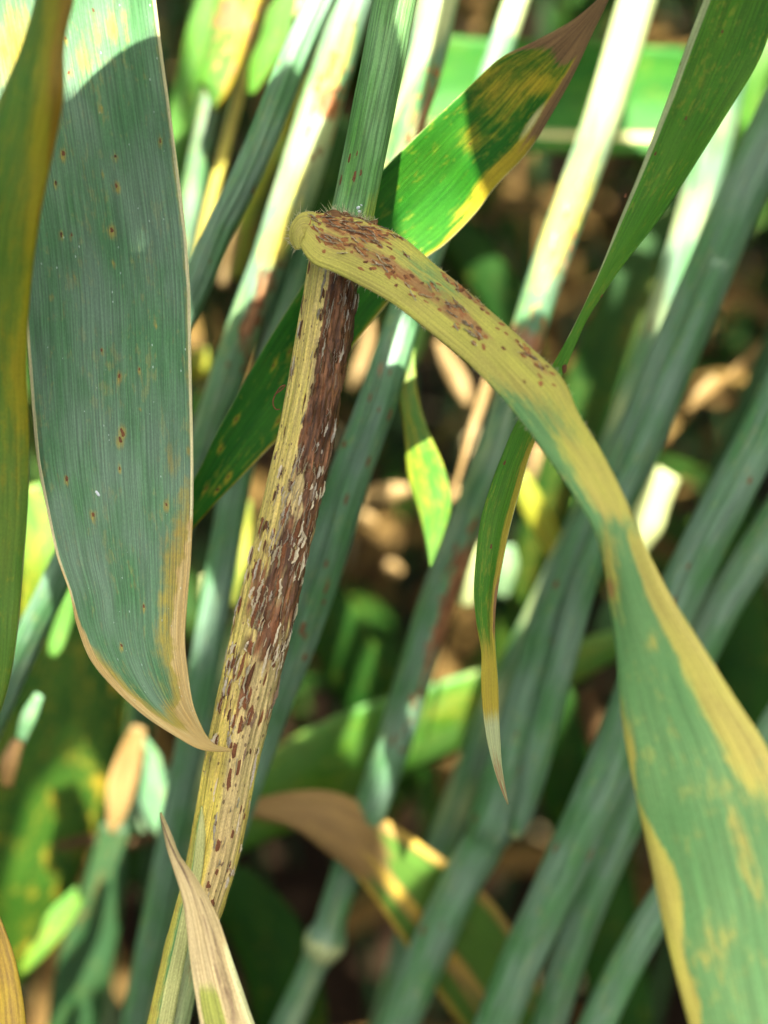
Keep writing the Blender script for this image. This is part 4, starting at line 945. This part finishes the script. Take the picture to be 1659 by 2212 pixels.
back('wheat_leaf', [(1085, 1180, 50, 214), (1090, 1230, 56, 214), (1080, 1290, 30, 215)], 'glaucous', 'pale green sunlit leaf bit right of the hanging leaf', const(.1, 0, .4), lit=True)
back('wheat_leaf', [(1120, 1020, 30, 218), (1150, 1090, 50, 218), (1185, 1160, 50, 219), (1230, 1240, 30, 220)], 'olive', 'yellow green leaf slanting in the dark right of the hanging leaf', const(.6, .1, 0))
# left gaps
back('wheat_leaf', [(60, 1050, 60, 182), (85, 1130, 90, 182), (95, 1210, 100, 182), (85, 1290, 80, 183), (60, 1350, 40, 184)], 'midgreen', 'lime sunlit leaf in the gap left of the broad leaf', const(.35, 0, .2), lit=lambda x, y: y < 1300)
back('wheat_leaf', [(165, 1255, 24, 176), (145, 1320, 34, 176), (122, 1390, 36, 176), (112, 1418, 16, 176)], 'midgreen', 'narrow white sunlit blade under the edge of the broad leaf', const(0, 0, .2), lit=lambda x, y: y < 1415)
back('dry_straw', [(75, 1290, 24, 190), (62, 1340, 36, 190), (50, 1400, 30, 190)], 'tan', 'orange tan straw end beside the dark leaning stem', const(0, 0, .2), lit=True, cat='straw')
back('wheat_leaf', [(85, 1500, 20, 174), (62, 1550, 34, 174), (45, 1600, 22, 175)], 'glaucous', 'small white sunlit leaf bit at the mottled leaf edge', const(0, 0, .1), lit=True)
back('wheat_leaf', [(40, 1600, 24, 184), (20, 1650, 40, 184), (15, 1700, 26, 185)], 'shadebrown', 'small brown leaf bit at the mottled leaf edge', const(.3, 0, 0))
back('dry_straw', [(300, 1570, 30, 200), (282, 1630, 52, 200), (262, 1700, 60, 200), (250, 1765, 36, 200), (240, 1800, 12, 200)], 'tan', 'folded peach coloured dry leaf lit by the sun below the broad leaf', const(0, 0, .12), lit=True, cat='straw', fold=.2)
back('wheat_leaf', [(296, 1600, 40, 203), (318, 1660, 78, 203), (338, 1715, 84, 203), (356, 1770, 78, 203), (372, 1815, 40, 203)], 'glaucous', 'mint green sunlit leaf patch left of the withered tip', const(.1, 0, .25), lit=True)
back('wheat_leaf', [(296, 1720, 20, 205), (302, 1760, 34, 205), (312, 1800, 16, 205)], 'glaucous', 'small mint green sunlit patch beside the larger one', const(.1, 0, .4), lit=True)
back('wheat_leaf', [(175, 1925, 30, 205), (130, 1985, 56, 205), (90, 2040, 48, 205), (45, 2105, 12, 205)], 'midgreen', 'lime sunlit leaf low on the left', const(.3, 0, .3), lit=True)
back('wheat_leaf', [(435, 750, 30, 205), (430, 790, 44, 205), (415, 820, 30, 206)], 'midgreen', 'tiny lime sunlit leaf bit right of the broad leaf', const(.6, 0, .2), lit=True)
back('wheat_leaf', [(512, 1080, 60, 200), (510, 1150, 66, 200), (505, 1230, 60, 200), (492, 1310, 36, 201)], 'midgreen', 'yellow striped sunlit leaf in the gap left of the rusted stem', const(.55, 0, .4), lit=True)
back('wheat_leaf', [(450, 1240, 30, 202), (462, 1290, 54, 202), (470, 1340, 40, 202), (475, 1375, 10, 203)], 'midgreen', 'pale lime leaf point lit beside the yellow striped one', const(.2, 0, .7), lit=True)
# mottled dark leaf low left
def mask_W(x, y, s, v):
    n = fbm(x * .05 + 3 + y * .02, y * .025, 6, 3); return np.clip(.02 + 1.9 * (n - .52) + .25 * sm(.6, .95, s), 0, 1), np.clip(.5 * sm(.82, 1, s) * n, 0, 1), 0 * s
Wr = [(120, 1240, 260, 1290, 216, 215), (60, 1330, 270, 1400, 217, 215.5), (-20, 1420, 276, 1500, 218, 216), (-80, 1530, 262, 1610, 219, 216.5), (-130, 1640, 232, 1720, 220, 217), (-170, 1750, 190, 1840, 221, 218), (-200, 1860, 150, 1940, 222, 219), (-220, 1980, 95, 2040, 224, 221), (-230, 2120, 30, 2150, 226, 224), (-240, 2300, -40, 2290, 229, 228)]
wl = leaf('wheat_leaf', Wr, 'mottled', 'dark green leaf mottled with yellow below the broad blue-green leaf', mask_W, 17, 8, bow=.06, thick=.3, ripple=.4, seed=6); shade_pts(wl.pos, 4)
back('wheat_leaf', [(250, 1780, 60, 212), (230, 1900, 90, 212), (200, 2020, 110, 213), (170, 2150, 120, 214), (150, 2300, 110, 216)], 'shadestem', 'dark teal leaf standing low on the left', const(.15, .25, 0))
back('wheat_leaf', [(400, 1760, 16, 214), (330, 1805, 24, 214), (260, 1830, 26, 214), (190, 1815, 24, 215), (120, 1830, 16, 216)], 'shadebrown', 'thin brown dead leaf lying level low on the left', const(0, .2, 0))
back('wheat_leaf', [(-40, 1950, 60, 128), (-5, 2050, 60, 127), (12, 2130, 62, 126), (20, 2230, 70, 125), (25, 2340, 60, 124)], 'tan', 'yellow dry leaf edge low in the left corner', const(.6, .1, .2))
# lower middle
back('wheat_leaf', [(470, 1800, 120, 212), (640, 1690, 180, 212), (800, 1610, 180, 212), (960, 1550, 160, 213), (1100, 1490, 120, 214), (1260, 1420, 80, 215), (1400, 1360, 30, 216)], 'midgreen', 'broad soft green leaf lying level behind the foot of the rusted stem', const(.28, 0, 0), tilt=.5)
back('wheat_leaf', [(640, 1210, 40, 226), (700, 1320, 110, 226), (760, 1430, 130, 227), (830, 1560, 110, 228), (900, 1700, 60, 229)], 'shadegreen', 'dark green leaf slanting behind the blue-green stem', const(.1, 0, 0))
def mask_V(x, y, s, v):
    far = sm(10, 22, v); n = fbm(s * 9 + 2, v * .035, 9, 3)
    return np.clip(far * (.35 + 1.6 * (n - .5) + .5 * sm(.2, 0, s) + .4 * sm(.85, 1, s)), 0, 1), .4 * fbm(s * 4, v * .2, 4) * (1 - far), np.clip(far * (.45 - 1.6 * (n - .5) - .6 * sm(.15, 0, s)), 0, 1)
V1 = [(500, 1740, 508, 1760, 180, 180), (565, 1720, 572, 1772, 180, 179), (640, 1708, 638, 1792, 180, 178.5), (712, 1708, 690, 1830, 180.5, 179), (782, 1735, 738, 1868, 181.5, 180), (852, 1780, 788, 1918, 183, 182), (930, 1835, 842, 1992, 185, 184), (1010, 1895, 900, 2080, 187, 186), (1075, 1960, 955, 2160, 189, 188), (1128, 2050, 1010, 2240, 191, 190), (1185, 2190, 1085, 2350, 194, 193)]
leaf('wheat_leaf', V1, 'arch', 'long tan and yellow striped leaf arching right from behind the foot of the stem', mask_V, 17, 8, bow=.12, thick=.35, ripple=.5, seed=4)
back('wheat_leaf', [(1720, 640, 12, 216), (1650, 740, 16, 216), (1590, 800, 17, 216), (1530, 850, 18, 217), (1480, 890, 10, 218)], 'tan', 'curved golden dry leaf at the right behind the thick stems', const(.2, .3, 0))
back('wheat_leaf', [(1360, 700, 40, 238), (1380, 860, 50, 238), (1370, 1020, 50, 239), (1350, 1200, 40, 240)], 'shadebrown', 'rust brown dead leaf hanging in the shade', const(.2, .5, 0))
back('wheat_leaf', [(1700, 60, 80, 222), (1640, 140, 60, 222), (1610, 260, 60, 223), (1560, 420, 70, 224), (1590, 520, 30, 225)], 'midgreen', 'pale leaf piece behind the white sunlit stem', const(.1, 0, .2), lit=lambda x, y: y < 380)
back('wheat_leaf', [(1260, 1490, 40, 222), (1290, 1580, 60, 222), (1330, 1680, 50, 223), (1360, 1800, 30, 224)], 'shadebrown', 'brown dead leaf in the shade between the thick stems', const(.3, .4, 0))
back('wheat_leaf', [(1170, 1500, 120, 236), (1230, 1650, 150, 236), (1280, 1850, 150, 238), (1330, 2100, 140, 240), (1350, 2330, 120, 242)], 'shadegreen', 'deep green leaf in the shade behind the thick stems', const(.05, 0, 0))
back('wheat_leaf', [(480, 1900, 110, 216), (570, 2010, 150, 217), (620, 2150, 160, 218), (640, 2330, 150, 220)], 'shadegreen', 'deep green leaf standing behind the withered tip', const(.05, 0, 0))
back('wheat_leaf', [(850, 420, 60, 238), (1000, 520, 90, 238), (1100, 680, 90, 239), (1150, 860, 70, 240)], 'shadegreen', 'deep green leaf in the shade under the glossy one', const(.1, .0, 0))
back('wheat_leaf', [(1540, 1100, 120, 232), (1600, 1350, 140, 233), (1640, 1650, 140, 236), (1650, 1900, 120, 240)], 'shadegreen', 'deep green leaf in the shade behind the right hand stems', const(.05, 0, 0))

# ------------------------------------------------------------------ more plants standing behind
def world_ribbon(name, mids, widths, side, mask, bow=.1, nu=7, fold=.05):
    mids = np.asarray(mids); widths = np.asarray(widths)[:, None]
    t = nrm(np.gradient(mids, axis=0)); sd = nrm(side - (side * t).sum(1, keepdims=True) * t)
    rb = Ribbon.__new__(Ribbon)
    rb.build(name, mids - sd * widths / 2, mids + sd * widths / 2, nu, bow, fold, .25, .3, mask, 3)
    return rb.me
def plant_variant(seed):
    rg = random.Random(seed); parts = []
    n = 26; z = np.linspace(-.005, rg.uniform(.62, .74), n)
    bx = rg.uniform(.02, .10); C = np.stack([bx * (z / .7) ** 2, .02 * np.sin(z * 5 + seed), z], -1)
    r = np.full(n, rg.uniform(.0016, .0021)) * (1 - .35 * z / .7)
    for nz in (.12, .27, .44): r = r * (1 + .22 * np.exp(-((z - nz) / .006) ** 2))
    parts.append(('stem', Tube('stem', C, r, 10, 0, 1, 0, const(.12, .15, 0)).me, 'shadestem'))
    for k, zz in enumerate((.13, .22, .30, .37, .44, .52, .60)):
        i = int(np.argmin(np.abs(z - zz))); p0 = C[i]; az = rg.uniform(0, 2 * math.pi); h = np.array([math.cos(az), math.sin(az), 0])
        Ln = rg.uniform(.14, .24); m = 13; t = np.linspace(0, 1, m)
        droop = rg.uniform(.6, 1.5); mids = p0 + h * (t * Ln * .75)[:, None] + np.array([0, 0, 1.])[None] * (Ln * (.75 * t - droop * .8 * t ** 2.2))[:, None]
        mids[:, 2] = np.maximum(mids[:, 2], .004)
        wd = rg.uniform(.007, .012) * np.clip(np.sin(math.pi * (.12 + .86 * t)) ** .6, .06, 1)
        sd = np.cross(h, [0, 0, 1.])[None] + 0 * mids + np.array([0, 0, 1.])[None] * (rg.uniform(-.8, .8) * t)[:, None]
        dead = zz < .2 or rg.random() < .15
        parts.append(('leaf_blade', world_ribbon('leaf_blade', mids, wd, sd, const(.5, .2, 0) if dead else const(.22, .08, 0)), 'shadebrown' if dead else 'shadegreen'))
    return parts
VAR = [plant_variant(s) for s in range(5)]
for v in VAR:
    for nm, me, mt in v: me.materials.append(M[mt])
rg = random.Random(3)
spots = []
for k in range(4000):
    yy = rg.uniform(.30, 1.35); x = rg.uniform(-.16 - .33 * yy, .16 + .33 * yy)
    if all((x - a) ** 2 + (yy - b) ** 2 > .042 ** 2 for a, b in spots): spots.append((x, yy))
    if len(spots) >= 210: break
for x, yy in spots:
    root = add('wheat_plant', None, label='blurred wheat plant with green leaves standing far back in the crop', cat='plant', group='wheat plants far back in the crop')
    root.empty_display_size = .01
    root.location = (x, yy, 0); root.rotation_euler = (rg.uniform(-.08, .12), rg.uniform(-.02, .25), rg.uniform(0, 6.28)); q = rg.uniform(.85, 1.05); root.scale = (q, q, q)
    for nm, me, mt in rg.choice(VAR): add(nm, me, None, root)
# far crop as one mass
rg = random.Random(8)
vs_, fs, lcs = [], [], []
for k in range(1500):
    yy = rg.uniform(1.3, 5.0); x = rg.uniform(-.5, .5) * yy * .9; z0 = rg.uniform(.0, .5); az = rg.uniform(0, 6.28); Ln = rg.uniform(.2, .45); wv = rg.uniform(.006, .012)
    h = np.array([math.cos(az) * .35 + .15, math.sin(az) * .35, 0]); sd = np.array([-math.sin(az), math.cos(az), 0]); b0 = len(vs_)
    for i in range(6):
        t = i / 5; c = np.array([x, yy, z0]) + h * t * Ln + np.array([0, 0, Ln * (t - .35 * t * t)]); ww = wv * max(.05, math.sin(math.pi * (.1 + .88 * t)))
        for q in (-1, 1): vs_.append(c + sd * q * ww / 2); lcs.append((q * ww * 500, t * Ln * 1000, 0))
    for i in range(5): fs.append((b0 + 2 * i, b0 + 2 * i + 1, b0 + 2 * i + 3, b0 + 2 * i + 2))
add('far_crop', new_mesh('far_crop', vs_, fs, lcs, np.zeros((len(vs_), 3)) + np.array([.15, .05, 0])), M['shadegreen'], label='mass of wheat leaves far behind', kind='stuff')

# straw litter on the soil
rg = random.Random(9)
lm = [world_ribbon('dry_straw', np.stack([np.linspace(-.03, .03, 7), .003 * np.sin(np.linspace(0, 3 + s, 7)), .003 + .001 * np.cos(np.linspace(0, 2, 7))], -1), np.full(7, .004), np.array([[0, 1., .2]]), const(0, .1, .3), .3) for s in range(3)]
for me in lm: me.materials.append(M['straw'])
for k in range(60):
    o = add('dry_straw', rg.choice(lm), None, label='bit of dry straw lying on the soil between the plants', cat='straw', group='straw litter on the soil')
    o.location = (rg.uniform(-.3, .3), rg.uniform(.3, 1.3), rg.uniform(0, .003)); o.rotation_euler = (0, rg.uniform(-.1, .1), rg.uniform(0, 6.28)); q = rg.uniform(.6, 1.5); o.scale = (q, q, q)

# ------------------------------------------------------------------ unseen leaf blades added out of view, fitted to shade the foreground
E1 = nrm(np.cross(SUN_DIR, [0, 1., 0])); E2 = np.cross(SUN_DIR, E1)
S3d = np.vstack(SHADE); L3d = np.vstack(LIT)[::2]
for yy in np.arange(100, 2200, 120):        # deep parts of the crop are shaded too
    pass
gxx, gyy = np.meshgrid(np.linspace(-100, 1750, 26), np.linspace(-50, 2250, 34)); 
for dd in ():
    S3d = np.vstack([S3d, P(gxx.ravel(), gyy.ravel(), dd)])
def proj(p): return np.stack([p @ E1, p @ E2], -1)
Su, Lu = proj(S3d), proj(L3d); Sz, Lz = S3d @ SUN_DIR, L3d @ SUN_DIR
# shade points whose ray is too close to a sunlit one cannot both be had: leave them to the sun
key = {}
cell = .0016
for (a, b_) in np.round(Lu / cell).astype(int): key[(a, b_)] = 1
keep = np.array([(a, b_) not in key for a, b_ in np.round(Su / cell).astype(int)])
print('CANOPY targets', len(S3d), 'kept', keep.sum(), 'lit', len(L3d))
S3d, Su, Sz = S3d[keep], Su[keep], Sz[keep]
covered = np.zeros(len(Su), bool)
pc = (S3d - CAM) @ FWD
isP = (pc > .224) & (pc < .236) & (((S3d - CAM) @ UP) / pc > .18)
cv, cf, clc, cmk = [], [], [], []
def in_view(p, mx=.22, my=.14):
    q = p - CAM; d = q @ FWD; a = q @ RIGHT; b_ = q @ UP
    d2 = np.maximum(d, .02)
    return (d > -.03) & (np.abs(a) < d2 * VIEW_W / FOCUS * (.5 + mx) + .004) & (np.abs(b_) < d2 * VIEW_H / FOCUS * (.5 + my) + .004)
def add_blade(mid2, zz, wd, tiltv):
    """blade whose shadow follows mid2 (sun-plane points) with widths wd, at heights zz along the sun's ray"""
    mids = mid2[:, :1] * E1 + mid2[:, 1:] * E2 + zz[:, None] * SUN_DIR
    t2 = np.gradient(mid2, axis=0); t2 /= np.linalg.norm(t2, axis=1, keepdims=True)
    sd = -t2[:, 1:] * E1 + t2[:, :1] * E2 + tiltv * SUN_DIR
    b0 = len(cv); m = len(mids)
    for i in range(m):
        for q in (-1, 0, 1):
            cv.append(mids[i] + sd[i] * q * wd[i] / 2 - SUN_DIR * (.0012 if q == 0 else 0)); clc.append((q * wd[i] * 500, i * 8., 0)); cmk.append((.2, .05, 0))
    for i in range(m - 1):
        for q in (0, 1): cf.append((b0 + 3 * i + q, b0 + 3 * i + q + 1, b0 + 3 * i + q + 4, b0 + 3 * i + q + 3))
# added unseen blade, shaped so its shadow edge curves across the broad leaf
edge_px = np.array([(400, 70), (342, 69), (295, 76), (250, 92), (200, 125), (150, 166), (100, 205), (40, 240), (-60, 270)], float)
edge3 = np.array([P(x, y, 121.5 + 2 * max(x, 0) / 345) for x, y in edge_px]) + SUN_DIR * .030
down = nrm(-UP - .1 * RIGHT) * .011
b0 = len(cv)
for i, p in enumerate(edge3):
    for q in range(3): cv.append(p + down * q / 2); clc.append((q * 4., i * 2., 0)); cmk.append((.2, 0, 0))
for i in range(len(edge3) - 1):
    for q in (0, 1): cf.append((b0 + 3 * i + q, b0 + 3 * i + q + 1, b0 + 3 * i + q + 4, b0 + 3 * i + q + 3))
rg = np.random.default_rng(12)
def seg_dist(pts, line):
    """distance to a polyline and which of its points is nearest"""
    d = np.linalg.norm(pts[:, None, :] - line[None], axis=-1); k = d.argmin(1)
    return d[np.arange(len(pts)), k], k
nb = 0
for attempt in range(9000):
    if covered.mean() > .985 or nb > 320: break
    un = np.flatnonzero(~covered)
    T = un[rg.integers(len(un))] if attempt % 2 or not len(unp := np.flatnonzero(~covered & isP)) else unp[rg.integers(len(unp))]
    big_ = attempt < 3500
    Ln = rg.uniform(.05, .16) if big_ else rg.uniform(.015, .05); W = rg.uniform(.007, .014) if big_ else rg.uniform(.003, .007)
    ang = rg.uniform(0, math.pi); m = 41
    t = np.linspace(-.5, .5, m); off = rg.uniform(-.4, .4); curve = rg.uniform(-.25, .25)
    dvec = np.array([math.cos(ang), math.sin(ang)]); nvec = np.array([-dvec[1], dvec[0]])
    mid2 = Su[T] + dvec * ((t + off * .8)[:, None] * Ln) + nvec * (curve * Ln * (t ** 2 - off ** 2))[:, None]
    wd = W * np.clip(np.sin(math.pi * np.clip(t + .5, .02, .98)) ** .5, .08, 1)
    h = rg.uniform(.03, .30) if attempt % 3 else rg.uniform(.03, .12)
    zz = Sz[T] + h + rg.uniform(-.3, .3) * Ln * t
    p3 = mid2[:, :1] * E1 + mid2[:, 1:] * E2 + zz[:, None] * SUN_DIR
    if in_view(p3).any(): continue
    dl, kl = seg_dist(Lu, mid2)
    pen = .0008 + .0045 * np.clip(zz[kl] - Lz, 0, .3)
    if ((dl < wd[kl] / 2 + pen) & (zz[kl] > Lz)).any(): continue
    ds, ks = seg_dist(Su, mid2)
    hit = (ds < wd[ks] / 2 - .0002) & (zz[ks] > Sz)
    if (hit & ~covered).sum() < (8 if big_ else 2): continue
    covered |= hit; nb += 1
    add_blade(mid2[::3], zz[::3], wd[::3], rg.uniform(-.3, .3))
print('CANOPY blades', nb, 'covered %.3f' % covered.mean())
nd = 0  # more unseen blades, added overhead to darken the deep crop
for k in range(3200):
    if nd >= 1150: break
    c = np.array([rg.uniform(-.55, .55), rg.uniform(.20, 1.9), rg.uniform(.50, .74)]); az = rg.uniform(0, 6.28); Ln = rg.uniform(.12, .30); m = 17
    t = np.linspace(-.5, .5, m); hd = np.array([math.cos(az), math.sin(az), 0])
    p3 = c + hd * (t * Ln)[:, None] + np.array([0, 0, 1.]) * (Ln * rg.uniform(-.5, .5) * t - Ln * .5 * t ** 2)[:, None]
    if in_view(p3).any(): continue
    mid2 = proj(p3); zz = p3 @ SUN_DIR; W = rg.uniform(.008, .015); wd = W * np.clip(np.sin(math.pi * np.clip(t + .5, .02, .98)) ** .5, .08, 1)
    dl, kl = seg_dist(Lu, mid2)
    if ((dl < wd[kl] / 2 + .0008 + .0045 * np.clip(zz[kl] - Lz, 0, .3)) & (zz[kl] > Lz)).any(): continue
    nd += 1
    add_blade(mid2[::2], zz[::2], wd[::2], rg.uniform(-.5, .5))
ns = 0  # unseen blades added at the sides to block low skylight
for k in range(2500):
    if ns >= 420: break
    c = np.array([rg.uniform(-.55, .55), rg.uniform(-.12, .36), rg.uniform(.08, .60)]); Ln = rg.uniform(.18, .38); m = 17
    if abs(c[0]) < .085: continue
    t = np.linspace(-.5, .5, m); hd = nrm(np.array([rg.normal() * .35 + .25, rg.normal() * .35, 1.]))
    p3 = c + hd * (t * Ln)[:, None] + np.array([rg.normal(), rg.normal(), 0]) * (.12 * Ln * t ** 2)[:, None]
    if in_view(p3).any(): continue
    mid2 = proj(p3); zz = p3 @ SUN_DIR; W = rg.uniform(.008, .014)
    dl, kl = seg_dist(Lu, mid2)
    if ((dl < .004 + W) & (zz[kl] > Lz)).any(): continue
    ns += 1
    sd = nrm(np.cross(hd, [rg.normal(), rg.normal(), .2])); b0 = len(cv); P3 = p3[::2]; ww = W * np.clip(np.sin(math.pi * np.linspace(.06, .97, len(P3))) ** .6, .08, 1)
    for i in range(len(P3)):
        for q in (-1, 0, 1): cv.append(P3[i] + sd * q * ww[i] / 2); clc.append((q * ww[i] * 500, i * 20., 0)); cmk.append((.15, .05, 0))
    for i in range(len(P3) - 1):
        for q in (0, 1): cf.append((b0 + 3 * i + q, b0 + 3 * i + q + 1, b0 + 3 * i + q + 4, b0 + 3 * i + q + 3))
print('CANOPY deep', nd, 'side', ns)
add('shade_canopy', new_mesh('shade_canopy', cv, cf, clc, cmk), M['green'], label='unseen wheat leaves overhead and at the sides, added to cast shade', kind='stuff')
